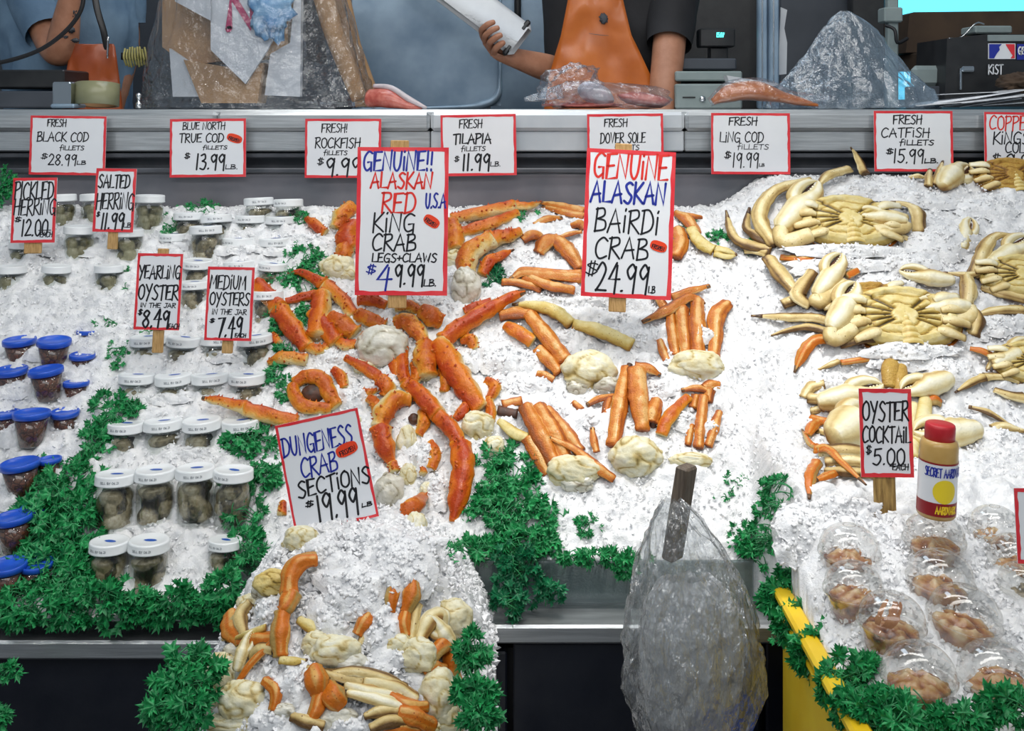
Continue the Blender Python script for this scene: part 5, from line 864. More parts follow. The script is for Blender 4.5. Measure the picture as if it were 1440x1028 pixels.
drift('drifts of crushed ice piled over the crab section heap', [(560, 800, 56, 50, 14), (500, 830, 56, 44, 16), (530, 880, 40, 30, 8), (470, 860, 34, 30, 10), (590, 770, 36, 24, 10), (380, 855, 22, 22, 14), (420, 960, 40, 30, 10), (540, 990, 34, 16, 10), (520, 940, 30, 14, 8), (380, 1010, 30, 16, 8), (460, 780, 30, 24, 10), (560, 925, 24, 14, 10), (484, 1018, 30, 12, 10)])
drift('drifts of crushed ice heaped over the jar lids and tubs', [(44, 496, 34, 14, 6), (24, 545, 26, 16, 6), (60, 410, 60, 14, 2), (332, 350, 44, 9, 10), (380, 352, 24, 9, 8), (240, 345, 30, 9, 4), (20, 610, 26, 18, 8), (15, 690, 24, 28, 10), (300, 392, 30, 9, 4), (222, 742, 54, 14, 2), (330, 500, 50, 10, 4), (110, 352, 70, 10, 6), (330, 328, 40, 7, 4), (230, 560, 40, 10, 4), (280, 636, 60, 12, 2)], 18)

# ---------------------------------------------------------------- green parsley
MT['leaf'] = M('frilly green parsley', (.002, .13, .035), (.03, .38, .11), 90, .4, .3, 160, lo=.3, hi=.7)
MT['leafdark'] = M('deep green parsley', (.0, .08, .032), (.01, .22, .08), 90, .4, .3, 160, lo=.3, hi=.7)
MT['stemgreen'] = M('parsley stem', (.01, .16, .05), (.03, .28, .09), 60, .45)
def leaflet(mb, c, n, x, sz, R):
    Rm = align(n, x); m = 18; vs = [Vector(c)]; 
    for ring, fr in ((0, .55), (1, 1.0)):
        for i in range(m + 1):
            a = -2.0 + 4.0 * i / m; lobe = .6 + .4 * abs(math.sin(a * 2.4 + .4)) ** .7 if ring else .7
            if ring and i % 2: lobe *= .58
            r = sz * fr * lobe * R.uniform(.88, 1.1); z = sz * (.3 * math.sin(5 * a + R.uniform(0, 1)) * fr + .18 * fr * fr * R.uniform(-1, 1))
            vs.append(Vector(c) + Rm @ Vector((math.cos(a) * r + sz * .25 * fr, math.sin(a) * r, z)))
    fs = [(0, 1 + i, 2 + i) for i in range(m)] + [(1 + i, m + 2 + i, m + 3 + i, 2 + i) for i in range(m)]
    mb.add(vs, fs)
def parsley(label, spots, n, sz=.013, thick=.02, mat='leaf', nstem=None, group='parsley garnish', up=.6):
    """spots: (px, py, rx, ry[, depth]) ellipses the leaves fill; leaves lie on the ice, or at the given depth where they hang over an edge"""
    R = random.Random(label); lf, stm = MB(), MB(); tot = sum(s[2] * s[3] for s in spots); base = None
    for s in spots:
        for q in range(max(4, int(1.75 * n * s[2] * s[3] / tot))):
            a = R.uniform(0, 6.283); rr = math.sqrt(R.random()) * (1.3 if R.random() < .16 else 1); px, py = s[0] + math.cos(a) * rr * s[2], s[1] + math.sin(a) * rr * s[3]
            if noise.noise(Vector((px * .045, py * .045, 3))) < -.18: continue
            p = P(px, py, s[4]) if len(s) > 4 else S(px, py, .002)
            h = thick * R.random() * max(.1, 1.15 - rr * rr); nn = Vector((R.uniform(-.8, .8), -.75 + R.uniform(-.6, .6), up + R.uniform(-.5, .6))).normalized(); p = p + Vector((0, -.6, .55)) * h
            x = Vector((math.cos(a), -.2, -math.sin(a) - .15)) + Vector((R.uniform(-.7, .7), R.uniform(-.5, .5), R.uniform(-.7, .7)))
            leaflet(lf, p, nn, x, sz * R.uniform(.5, 1.1), R)
            if q % 2 == 0:
                d = -x.normalized() * sz * R.uniform(1, 2.2); stm.tube([p, p + d * .5 + Vector((0, -.002, .002)), p + d - Vector((0, -.004, .004))], [.0008, .0009, .0011], 5, 1, sub=3)
            base = p if base is None else base
    t = thing('parsley_bunch', base, label, 'parsley', group); o = lf.build('foliage', MT[mat], t); o['kind'] = 'stuff'; o = stm.build('stem', MT['stemgreen'], t); o['kind'] = 'stuff'; return t
parsley('big bushy parsley mound between the blue tubs and the tall oyster jars', [(92, 700, 56, 50), (60, 740, 50, 40), (110, 740, 46, 44)], 260, .017, .05)
parsley('parsley mound at the foot of the big one by the picture edge', [(70, 800, 66, 36), (30, 840, 40, 26), (110, 820, 44, 36)], 230, .016, .04)
parsley('parsley hanging over the case edge under the front oyster jars', [(160, 850, 70, 28, 1.69), (250, 850, 70, 26, 1.69), (60, 862, 70, 18, 1.69)], 330, .016, .03)
parsley('parsley hanging over the case edge near the crab section heap', [(320, 840, 36, 34, 1.685), (300, 856, 40, 20, 1.685)], 130, .016, .03)
parsley('parsley sprig beside the second row of oyster jars', [(156, 588, 30, 34), (132, 624, 24, 20), (186, 578, 22, 10)], 110, .015, .03)
parsley('parsley running up between the oyster jars and the dungeness sign', [(350, 622, 36, 20), (372, 668, 20, 22), (340, 720, 24, 34), (346, 774, 26, 30), (330, 690, 14, 16)], 230, .015, .035)
parsley('tiny parsley sprig alone in the ice above the oyster rows', [(166, 498, 14, 20)], 22, .011, .015)
parsley('faint parsley bits half sunk in ice beside the yearling oyster sign', [(150, 456, 20, 5), (176, 384, 6, 16), (210, 466, 14, 6)], 16, .009, .004)
parsley('parsley sprig beside the tip of the pointed king crab leg', [(430, 366, 30, 18), (396, 392, 24, 10), (432, 398, 26, 12)], 110, .013, .025)
parsley('parsley under the long king crab legs', [(390, 450, 14, 24), (402, 492, 16, 18), (388, 525, 14, 20), (432, 440, 12, 18), (402, 550, 10, 16)], 100, .013, .02)
parsley('parsley at the case back among the topmost oyster jars', [(284, 292, 26, 10), (238, 318, 9, 14), (420, 308, 12, 14)], 60, .012, .015)
parsley('parsley at the corner behind the pickled herring sign', [(8, 268, 16, 30, 2.5)], 50, .014, .02)
parsley('parsley tuft at the foot of the salted herring sign', [(163, 349, 10, 5)], 10, .009, .012)
parsley('big dark green parsley bush in the middle below the king crab', [(716, 676, 42, 42), (720, 722, 60, 34), (700, 650, 30, 20)], 250, .016, .045)
parsley('parsley bush spreading over the guard below the king crab', [(740, 764, 44, 30), (672, 776, 40, 14), (620, 800, 16, 16, 1.75)], 170, .016, .04)
parsley('parsley trailing down over the guard onto the ledge', [(728, 810, 30, 36, 1.745), (716, 850, 20, 24, 1.72), (772, 832, 30, 8, 1.74)], 130, .014, .02, 'leafdark')
parsley('parsley garland along the top of the guard beside the bag', [(840, 784, 56, 8, 1.765), (880, 796, 16, 12, 1.76)], 80, .013, .012)
parsley('little parsley sprig alone on the bare ice', [(824, 740, 18, 14)], 20, .011, .01)
parsley('dark parsley hidden behind the red king crab tip', [(694, 390, 14, 12)], 30, .013, .012, 'leafdark')
parsley('parsley behind the king crab leg along the case back', [(738, 308, 20, 8)], 24, .012, .012)
parsley('parsley between the bairdi sign and the whole crabs', [(966, 318, 12, 14), (1006, 334, 14, 8), (1046, 346, 14, 8)], 50, .012, .012)
parsley('parsley sprig on the ice edge beside the crate', [(1092, 690, 22, 16), (1082, 714, 20, 12)], 70, .012, .025)
parsley('parsley bush behind the top of the plastic bag', [(1060, 762, 26, 26), (1064, 780, 22, 20)], 90, .013, .025)
parsley('scattered parsley crumbs on the bare ice near the wooden stake', [(1036, 676, 22, 14), (1020, 700, 16, 8)], 14, .007, .003)
parsley('parsley garland at the upper corner of the yellow crate', [(1098, 850, 26, 40, 1.58), (1130, 880, 40, 30, 1.52), (1120, 830, 24, 22, 1.58)], 200, .016, .03)
parsley('parsley garland along the edge of the yellow crate', [(1160, 920, 44, 30, 1.43), (1200, 960, 44, 34, 1.33), (1180, 900, 30, 24, 1.45)], 250, .015, .03)
parsley('parsley garland at the near corner of the yellow crate', [(1240, 1004, 50, 28, 1.24), (1196, 1000, 28, 26, 1.27), (1270, 1016, 30, 14, 1.22)], 180, .014, .03)
parsley('parsley along the near edge of the crate under the clear cups', [(1350, 1014, 46, 14, 1.22), (1420, 996, 34, 22, 1.22)], 150, .014, .025)
parsley('parsley sprays on the outer side of the crab section heap', [(276, 936, 36, 22, 1.45), (262, 970, 36, 28, 1.42), (232, 1000, 24, 16, 1.4), (270, 1000, 20, 26, 1.38)], 210, .015, .03)
parsley('parsley sprays between the crab section heap and the black panel', [(664, 914, 18, 24, 1.46), (668, 976, 26, 16, 1.4), (672, 1006, 22, 20, 1.38)], 130, .014, .03)
parsley('parsley tip by the picture edge on the black panel', [(6, 946, 18, 8, 1.6), (0, 1012, 10, 16, 1.6)], 26, .013, .012)
parsley('parsley sprig on the ice below the dark socketed king crab shell', [(340, 800, 14, 14)], 24, .012, .012)

# ---------------------------------------------------------------- wooden stake with a hanging clear bag
BG = 1.56
t = thing('wooden_stake', P(946, 790, 1.6), 'dark weathered wooden stake standing in the top of the clear plastic bag', 'stake')
kb = 1.6 / F; A_, B_2 = P(966, 655, 1.6), P(945, 786, 1.6); ax = (A_ - B_2); b = MB(); b.box((A_ + B_2) / 2, (.021, .034, ax.length), align(ax, (.8, -.6, 0)), bev=.003); b.build('post', MT['greywood'], t, False)
MT['bagfilm'] = FILM('clear bag film', (.95, .97, .98), .25, .2, (.88, .9, .92), .12, 1, 46, .14, .03, .4)
MT['bagfilm2'] = FILM('milky bag film', (.95, .96, .97), .3, .22, (.93, .94, .96), .55, 1, 46, .1, .03, .5)
def filmbag(rows, D, name, par, mat, seg=170, depth=.6, fold=.13, seed=0, close=True, freq=9):
    """rows: (py, left px, right px); a wrinkled closed bag of that outline"""
    mb = MB(); vs = []; rr = []
    for i in range(len(rows) - 1):
        for k in range(8): rr.append(tuple(rows[i][q] + (rows[i + 1][q] - rows[i][q]) * k / 8 for q in range(3)))
    rr.append(rows[-1]); n = len(rr)
    for j, (py, xl, xr) in enumerate(rr):
        c = P((xl + xr) / 2, py, D); r = (xr - xl) / 2 * D / F
        for i in range(seg):
            a = 2 * math.pi * i / seg; w_ = noise.fractal(Vector((math.cos(a) * 3.2, math.sin(a) * 3.2, j * .07 + seed)), 1, 2, 3)
            tw = freq * a + .12 * j + 3 * noise.noise(Vector((math.cos(a) * 2, math.sin(a) * 2, j * .06 + seed)))
            cr = 1 - 2.2 * abs(noise.noise(Vector((math.cos(a) * 4.5, math.sin(a) * 4.5, j * .13 + seed * 3)))); cr2 = 1 - 2.2 * abs(noise.noise(Vector((math.cos(a) * 10, math.sin(a) * 10, j * .22 + seed * 5))))
            q = 1 + fold * (.8 * w_ + .55 * abs(math.sin(tw / 2)) + .6 * cr + .3 * cr2 - .6)
            vs.append(c + Vector((math.cos(a) * r * q, math.sin(a) * r * q * depth, .006 * w_)))
    fs = [(j * seg + i, j * seg + (i + 1) % seg, (j + 1) * seg + (i + 1) % seg, (j + 1) * seg + i) for j in range(n - 1) for i in range(seg)]
    if close: fs.append(tuple((n - 1) * seg + i for i in range(seg)))
    mb.add(vs, fs); return mb.build(name, MT[mat], par)
t = thing('plastic_bag', P(975, 1060, BG), 'big clear plastic bag hanging from the wooden stake in front of the black panel', 'bag')
filmbag([(704, 932, 958), (730, 916, 984), (770, 905, 1012), (820, 893, 1040), (880, 882, 1062), (920, 880, 1074), (970, 884, 1068), (1020, 896, 1052), (1070, 912, 1034)], BG, 'bag_film', t, 'bagfilm', seed=1)
filmbag([(812, 934, 1000), (840, 912, 1030), (900, 900, 1044), (960, 902, 1040), (1010, 912, 1030), (1060, 930, 1016)], BG, 'inner_bag', t, 'bagfilm2', seed=5, fold=.16, depth=.45, freq=7)
filmbag([(850, 946, 1000), (880, 930, 1022), (930, 926, 1020), (980, 934, 1016), (1040, 946, 1000)], BG, 'inner_bag', t, 'bagfilm2', seed=9, fold=.22, depth=.35, freq=5)

# ---------------------------------------------------------------- behind the counter
MT['skin'] = M('skin', (.34, .15, .085), (.42, .2, .12), 30, .5, .15, 200, sss=.15)
MT['bluetee'] = M('blue cotton', (.09, .16, .25), (.17, .27, .38), 9, .8, 1, 18)
MT['blacktee'] = M('black cotton', (.006, .006, .008), (.012, .012, .015), 8, .8, .4, 25)
MT['apron'] = M('orange oilskin', (.42, .1, .012), (.55, .15, .025), 9, .35, .35, 22, coat=.2)
MT['apronred'] = M('rust orange oilskin', (.32, .06, .015), (.42, .09, .02), 9, .35, .35, 22, coat=.2)
MT['jeans'] = M('dark trousers', (.012, .014, .02), None, rough=.85)
MT['hair'] = M('dark hair', (.02, .012, .008), (.04, .025, .015), 60, .6)
MT['tattoo'] = M('faded tattoo ink', (.04, .045, .055), None, rough=.6)
MT['bluesteel'] = M('blue grey stainless', (.17, .25, .34), (.3, .4, .5), 6, .38, .1, 30, metal=.35)
MT['slate'] = M('slate panel', (.035, .042, .055), (.055, .064, .08), 5, .5)
MT['cardboard'] = M('cardboard', (.33, .19, .09), (.42, .25, .12), 12, .8, .2, 60)
MT['darkcard'] = M('dark cardboard', (.05, .03, .018), (.075, .045, .025), 12, .8)
MT['paper'] = M('white paper', (.5, .52, .55), (.6, .62, .64), 10, .6, .4, 18)
MT['bluetissue'] = M('blue crinkled film', (.06, .24, .5), (.3, .52, .72), 22, .3, .9, 40)
MT['chrome'] = M('chrome', (.6, .62, .64), None, rough=.15, metal=1)
MT['plasticdark'] = M('black plastic', (.01, .011, .013), (.02, .021, .023), 20, .4)
MT['registergrey'] = M('grey register', (.2, .25, .25), (.25, .3, .3), 12, .45)
MT['salmon'] = M('salmon fillet', (.46, .11, .015), (.58, .18, .035), 70, .3, .4, 90, coat=.4, stretch=(.4, 3, 3))
MT['redfish'] = M('red fish flesh', (.4, .07, .05), (.55, .16, .12), 60, .3, .4, 80, coat=.4)
MT['palefish'] = M('pale fish skin', (.45, .42, .44), (.6, .5, .52), 40, .3, .2, 80, coat=.3)
MT['wrap'] = FILM('clear wrap', (.93, .95, .98), .6, .1, (.6, .67, .75), .035, 1, 30, .09, .02)
MT['wrap2'] = FILM('blue tinted wrap', (.82, .9, .97), .5, .12, (.5, .62, .72), .2, 1, 22, .1, .025)
MT['cyan'] = M('daylit glass', (.1, .5, .6), None, emit=((.12, .75, 1.0), .9))
def skinmesh(name, verts, edges, mat, par=None, root=0, sub=2):
    me = bpy.data.meshes.new(name); o = bpy.data.objects.new(name, me); L = parent_loc(par) if par else Vector((0, 0, 0))
    me.from_pydata([tuple(Vector(v[0]) - L) for v in verts], edges, []); COL.objects.link(o); o.parent = par; me.materials.append(mat)
    s = o.modifiers.new('skin', 'SKIN'); s.use_smooth_shade = True
    if not me.skin_vertices: 
        bpy.context.view_layer.objects.active = o; bpy.ops.object.select_all(action='DESELECT'); o.select_set(True); bpy.ops.mesh.customdata_skin_add()
    for i, v in enumerate(verts):
        sv = me.skin_vertices[0].data[i]; r = v[1]; sv.radius = (r, r) if not hasattr(r, '__len__') else r; sv.use_root = (i == root)
    m = o.modifiers.new('sub', 'SUBSURF'); m.levels = sub; m.render_levels = sub; return o
def person(label, xc, D, zf, ra, la, shirt, apron, hair, fingers=None, rhand=None, sleeve=(.55, .55), apr_rows=(), yaw=0):
    """ra/la: shoulder, elbow, wrist, palm points of the arm on the picture's west and east side"""
    base = Vector((xc, D, zf)); t = thing('person', base, label, 'person'); B = lambda x, y, z: base + Vector((x, y, z))
    V = [(B(0, 0, .96), (.15, .11)), (B(0, .01, 1.14), (.14, .1)), (B(0, .01, 1.32), (.165, .11)), (B(0, .01, 1.48), .06), (B(0, -.005, 1.56), (.062, .07)), (B(0, -.012, 1.65), (.075, .09)), (B(0, 0, 1.735), (.05, .06))]
    E = [(0, 1), (1, 2), (2, 3), (3, 4), (4, 5), (5, 6)]
    for arm in (ra, la):
        n = len(V); V += [(arm[0], .058), (arm[1], .049), (arm[1].lerp(arm[2], .3), .047), (arm[2], .028), (arm[3], (.034, .022))]; E += [(2, n), (n, n + 1), (n + 1, n + 2), (n + 2, n + 3), (n + 3, n + 4)]
        fl = fingers if (arm is ra and fingers) else None
        if not fl:
            d = (arm[3] - arm[2]).normalized(); sd = d.cross(Vector((0, 1, 0))).normalized()
            fl = [[arm[3] + sd * (.026 - .017 * k) + d * .04, arm[3] + sd * (.028 - .018 * k) + d * (.07 + .006 * (k in (1, 2))), arm[3] + sd * (.027 - .018 * k) + d * (.093 + .008 * (k in (1, 2))) + Vector((0, -.012, 0))] for k in range(4)] + [[arm[3] + sd * .04 - d * .005, arm[3] + sd * .055 + d * .025]]
        for ch in fl:
            q = n + 4
            for i, p in enumerate(ch): V.append((p, (.0098, .0098) if i < len(ch) - 1 else (.0078, .0078))); E.append((q, len(V) - 1)); q = len(V) - 1
    for sg in (-1, 1):
        n = len(V); V += [(B(sg * .1, 0, .88), .088), (B(sg * .11, -.01, .5), .058), (B(sg * .115, .02, .1), .04), (B(sg * .12, -.12, .04), .035)]; E += [(0, n), (n, n + 1), (n + 1, n + 2), (n + 2, n + 3)]
    skinmesh('body', V, E, MT['skin'], t)
    # face
    mb = MB(); mb.tube([B(0, -.1, 1.655), B(0, -.118, 1.622), B(0, -.1, 1.612)], [.006, .013, .008], 10); mb.build('nose', MT['skin'], t)
    for sg in (-1, 1):
        mb = MB(); mb.blob(B(sg * .032, -.088, 1.655), .012, .008, .008, None, 0, 1); mb.build('eye', MT['card'], t); mb = MB(); mb.blob(B(sg * .08, .0, 1.635), .01, .02, .03, None, .1, 2); mb.build('ear', MT['skin'], t)
    mb = MB(); mb.tube([B(-.025, -.094, 1.582), B(0, -.1, 1.58), B(.025, -.094, 1.582)], [.003, .006, .003], 8); mb.build('mouth', MT['apronred'], t)
    mb = MB(); mb.blob(B(0, .018, 1.70), .092, .1, .075, None, .12, 3); mb.build('hair', hair, t)
    # clothes
    mb = MB(); R0 = [(.86, .185, .14), (.98, .185, .135), (1.12, .185, .13), (1.26, .2, .135), (1.36, .205, .125), (1.43, .17, .1), (1.475, .085, .07)]; rows = [tuple(R0[i][q] + (R0[i + 1][q] - R0[i][q]) * k / 6 for q in range(3)) for i in range(6) for k in range(6)] + [R0[-1]]; seg = 64; vs = []
    for (z, a, b_) in rows:
        for k in range(seg):
            q = 2 * math.pi * k / seg; w_ = 1 + .075 * noise.fractal(Vector((math.cos(q) * 3 + z * 3, math.sin(q) * 3, z * 6 + xc)), 1, 2, 3); vs.append(B(math.copysign(abs(math.cos(q)) ** .85, math.cos(q)) * a * w_, math.sin(q) * b_ * w_, z))
    mb.add(vs, [(j * seg + k, j * seg + (k + 1) % seg, (j + 1) * seg + (k + 1) % seg, (j + 1) * seg + k) for j in range(len(rows) - 1) for k in range(seg)]); sh = mb.build('shirt', shirt, t)
    for arm, sl in ((ra, sleeve[0]), (la, sleeve[1])):
        mb = MB(); e = arm[0].lerp(arm[1], sl); c0 = arm[0].lerp(B(0, .01, 1.36), .35)
        mb.tube([c0, arm[0] + Vector((0, 0, .012)), arm[0].lerp(arm[1], sl * .6), e], [.085, .08, .072, .064], 22, 1, (0, -1, .1), 8, .02, caps=False); mb.build('sleeve', shirt, sh)
    for sg in (-1, 1):
        mb = MB(); mb.tube([B(sg * .085, .0, .96), B(sg * .1, 0, .85), B(sg * .112, -.01, .5), B(sg * .115, .02, .08)], [.1, .105, .078, .065], 20, 1.1, (0, 1, 0)); mb.build('trouser_leg', MT['jeans'], t); mb = MB(); mb.blob(B(sg * .12, -.06, .045), .05, .14, .05, None, .05, 1); mb.build('boot', MT['rubber'], t)
    mb = MB(); vs = []; nc = 18; rr = []
    for i in range(len(apr_rows) - 1):
        for k in range(6): rr.append(tuple(apr_rows[i][q] + (apr_rows[i + 1][q] - apr_rows[i][q]) * k / 6 for q in range(3)))
    rr.append(apr_rows[-1])
    for (py, xl, xr) in rr:
        for k in range(nc + 1):
            px = xl + (xr - xl) * k / nc; X = (px - 720) / F * (D - .15); u = min(abs((X - xc) / .26), 1); d = D - .145 - .045 * (1 - u * u) + .012 * noise.fractal(Vector((px * .03, py * .02, 2)), 1, 2, 3); p = P(px, py, d); vs.append(p)
    mb.add(vs, [(j * (nc + 1) + k, j * (nc + 1) + k + 1, (j + 1) * (nc + 1) + k + 1, (j + 1) * (nc + 1) + k) for j in range(len(rr) - 1) for k in range(nc)]); ap = mb.build('apron', apron, t); m = ap.modifiers.new('thick', 'SOLIDIFY'); m.thickness = .003
    return t, ap
# worker with paper in hand
DR = 3.25; xr = (872 - 720) / F * DR; q = lambda x, y, d: P(x, y, d)
ft = lambda pts: [q(x, y, d) for x, y, d in pts]
pt, ap = person('person in black shirt and orange apron holding a long white paper pack', xr, DR, .42, (q(800, -36, 3.24), q(798, 104, 3.2), q(716, 79, 3.07), q(694, 68, 3.05)), (q(950, -36, 3.22), q(938, 96, 3.04), q(926, 190, 2.95), q(920, 220, 2.92)), MT['blacktee'], MT['apron'], MT['hair'],
    fingers=[ft([(679, 52, 3.045), (677, 42, 3.01), (686, 34, 2.985), (697, 30, 2.985)]), ft([(683, 59, 3.04), (682, 50, 3.0), (692, 42, 2.98), (703, 38, 2.98)]), ft([(688, 67, 3.035), (689, 59, 2.995), (698, 52, 2.98), (707, 48, 2.98)]), ft([(694, 74, 3.035), (697, 68, 2.995), (704, 62, 2.985), (711, 58, 2.985)]), ft([(690, 56, 3.08), (700, 44, 3.1)])],
    sleeve=(.97, .76), apr_rows=((-40, 812, 868), (0, 799, 876), (50, 789, 888), (108, 772, 916), (160, 764, 930), (300, 760, 936)))
mb = MB(); mb.blob(P(849, 26, 3.056), .011, .0015, .013, None, .6, 3); mb.build('dark_stain', MT['tattoo'], ap); mb = MB(); mb.tube([P(828, 47, 3.052), P(842, 49, 3.048), P(856, 50, 3.05)], [.001, .0016, .001], 6, .5); mb.build('dark_stain', MT['tattoo'], ap)
t = thing('paper_pack', P(735, 60, 3.03), 'long white paper pack with black bands held by the worker in black', 'pack'); axp = (P(735, 60, 3.03) - P(673, 13, 3.03)).normalized(); Rp = align((0, -1, 0), axp); cE = P(735, 60, 3.03)
b = MB(); b.box(cE - axp * .26, (.52, .105, .045), Rp, bev=.012); b.build('pack_body', MT['paper'], t)
for s_ in (.043, -.043): b = MB(); b.box(cE - axp * .022 + Rp @ Vector((0, s_, 0)), (.015, .034, .0475), Rp, bev=.004); b.build('black_band', MT['plasticdark'], t)
# worker in blue
DL = 3.2; xl = (96 - 720) / F * DL
ptl, apl = person('person in a blue t-shirt and rust apron, tattooed arm raised to the chin', xl, DL, .42, (q(24, -58, 3.2), q(84, 86, 3.02), q(100, -12, 2.98), q(104, -40, 2.97)), (q(166, -52, 3.24), q(176, 62, 3.26), q(160, 160, 3.15), q(156, 200, 3.1)), MT['bluetee'], MT['apronred'], MT['hair'], sleeve=(.74, .75), apr_rows=((62, 104, 160), (66, 100, 162), (110, 92, 168), (150, 88, 172), (320, 84, 176)))
mb = MB(); 
for (x, y, rx, ry) in ((100, 42, 5, 4), (90, 52, 6, 2.5), (106, 57, 5, 3), (96, 18, 10, 8)): mb.blob(P(x, y, 2.975), rx * .002, .008, ry * .002, None, .5, 3, x)
mb.build('tattoo', MT['tattoo'], ptl)
mb = MB(); mb.tube([P(128, -40, 3.03), P(136, 10, 3.02), P(146, 45, 3.02), P(150, 70, 3.03)], [.009, .009, .009, .008], 8, .3); mb.build('lanyard', MT['plasticdark'], ptl); mb = MB(); mb.tube([P(152, 52, 3.005), P(151, 82, 3.005)], [.0035, .003], 8); mb.build('pen', MT['chrome'], ptl)

def box_px(name, x0, y0, x1, y1, D, dep, mat, label, cat, bev=.004, group=None, par=None, R=None):
    k = D / F; b = MB(); b.box(P((x0 + x1) / 2, (y0 + y1) / 2, D) + Vector((0, dep / 2, 0)), ((x1 - x0) * k, dep, (y1 - y0) * k), R, bev=bev); o = b.build(name, MT[mat], par, False)
    return tag(o, label, cat, group) if label else o
box_px('stainless_wall_sheet', 690, -60, 800, 260, 3.75, .04, 'bluesteel', 'blue grey stainless panel behind the worker in black', 'panel')
box_px('slate_panel', 1097, -60, 1200, 260, 3.5, .04, 'slate', 'plain slate grey panel beside the steel post pair', 'panel')
box_px('wall_unit', 958, -60, 1072, 200, 3.7, .05, 'plasticdark', 'black equipment cabinet behind the register', 'cabinet')
box_px('grey_locker', 150, -60, 500, 260, 3.9, .05, 'slate', 'dull grey panel behind the wrapped cartons', 'panel')
# stainless tray with a rounded rim
t = thing('stainless_tray', P(600, 152, 3.4), 'large upright blue grey stainless tray with a rounded rim', 'tray'); k = 3.4 / F
b = MB(); b.box(P(600, 48, 3.42), (212 * k, .006, 204 * k), bev=.002); b.build('tray_pan', MT['bluesteel'], t, False)
b = MB(); b.tube([P(704, -60, 3.4), P(703, 60, 3.4), P(703, 112, 3.4), P(699, 135, 3.4), P(680, 147, 3.4), P(640, 151, 3.4), P(495, 154, 3.4)], [.006, .006, .007, .012, .014, .007, .005], 10); b.build('rim', MT['bluesteel'], t)
b = MB(); b.tube([P(728, -30, 3.7), P(728, 28, 3.7)], [.012, .012], 10); tag(b.build('hanging_hose', MT['rubber']), 'short black hose hanging on the stainless panel', 'hose')
# things on the counter, from the tape end
t = thing('tape_dispenser', P(95, 150, 2.72), 'chrome and steel tape dispenser on the counter', 'tape dispenser'); box_px('dispenser_body', 73, 115, 99, 148, 2.72, .05, 'chrome', None, None, par=t); box_px('foot', 70, 146, 104, 152, 2.70, .08, 'bluesteel', None, None, par=t)
k = 2.72 / F; t = thing('tape_roll', P(137, 148, 2.78), 'wide roll of olive packing tape beside the chrome dispenser', 'tape'); b = MB(); C = P(137, 133, 2.78); b.lathe([(.048, -.029), (.055, -.029), (.055, .029), (.048, .029), (.048, -.029)], C, Rx(-.12), 40, cap=False); b.build('tape', M('olive tape', (.2, .2, .11), (.27, .27, .16), 8, .25), t); b = MB(); b.lathe([(.044, -.028), (.048, -.028), (.048, .028), (.044, .028), (.044, -.028)], C, Rx(-.12), 36, cap=False); b.build('core', MT['cardboard'], t)
box_px('scale_plate', -40, 98, 90, 124, 2.85, .2, 'plasticdark', 'black weighing plate in front of the worker in blue', 'scale')
box_px('grey_drawer_box', -40, 128, 76, 152, 2.84, .18, 'slate', 'low grey steel box under the black weighing plate', 'box')
b = MB(); b.tube([P(118, -20, 2.75), P(114, 14, 2.75), P(90, 46, 2.75), P(52, 72, 2.75), (P(0, 88, 2.75)), P(-40, 90, 2.75)], [.0055] * 6, 10); tag(b.build('black_cable', MT['rubber']), 'thick black cable curving in front of the worker in blue', 'cable')
t = thing('twine_coil', P(192, 95, 3.0), 'coil of yellow green twine on the grey panel', 'twine')
for i in range(9): b = MB(); b.tube([P(176 + i * 3.4, 68 + random.uniform(-2, 2), 2.99), P(174 + i * 4, 80, 2.975), P(178 + i * 3.6, 93 + random.uniform(-3, 2), 2.99)], [.003] * 3, 6); b.build('strand', M('yellow twine', (.3, .27, .08), (.42, .38, .14), 60, .7) if i == 0 else bpy.data.materials['yellow twine'], t)
b = MB(); b.box(P(192, 80, 3.05), (.06, .08, .02)); b.build('spool', MT['plasticdark'], t)
t = thing('chrome_valve', P(195, 152, 2.75), 'small chrome tap knob on the counter beside the wrapped cartons', 'tap'); b = MB(); b.lathe([(.008, 0), (.008, .012), (.004, .016), (.004, .024), (.007, .028), (.007, .036), (.001, .04)], P(195, 152, 2.75), None, 16); b.build('knob', MT['chrome'], t)
# wrapped cartons: cardboard, papers, film
def slab(name, pts, D, th, mat, label, cat, par=None, tilt=0.0, group=None):
    b = MB(); fr = [P(x, y, D + tilt * (150 - y)) for x, y in pts]; n = len(fr); b.add(fr + [p + Vector((0, th, 0)) for p in fr], [tuple(range(n))[::-1], tuple(range(n, 2 * n))] + [(i, (i + 1) % n, n + (i + 1) % n, n + i) for i in range(n)]); o = b.build(name, MT[mat], par, False)
    return tag(o, label, cat, group) if label else o
slab('cardboard_box', [(228, -60), (228, 66), (262, 92), (405, 75), (405, -60)], 2.83, .14, 'cardboard', 'open brown cardboard box inside the clear wrap', 'box', tilt=.0002)
slab('brown_paper_bag', [(258, 84), (283, 145), (362, 145), (370, 88), (330, 96)], 2.815, .1, 'cardboard', 'creased brown paper bag under the cardboard box', 'paper bag')
t_p = slab('paper_sheet', [(297, -60), (296, 70), (345, 118), (376, 70), (408, 10), (408, -60)], 2.80, .012, 'paper', 'folded white paper sheet with a red letter hanging over the cardboard', 'paper')
b = MB()
for st in strokes('N', 322, 356, -40, 8, .1, 0): ribbon(b, [(x, -y) for x, y in st], 10, lambda u, v: P(u, v + (u - 330) * -.15, 2.797))
o = b.build('lettering', M('raspberry ink', (.4, .02, .1), None), t_p, False)
slab('paper_sheet', [(240, -60), (246, 2), (296, 29), (296, -60)], 2.79, .006, 'paper', 'curled white paper corner above the brown cardboard', 'paper')
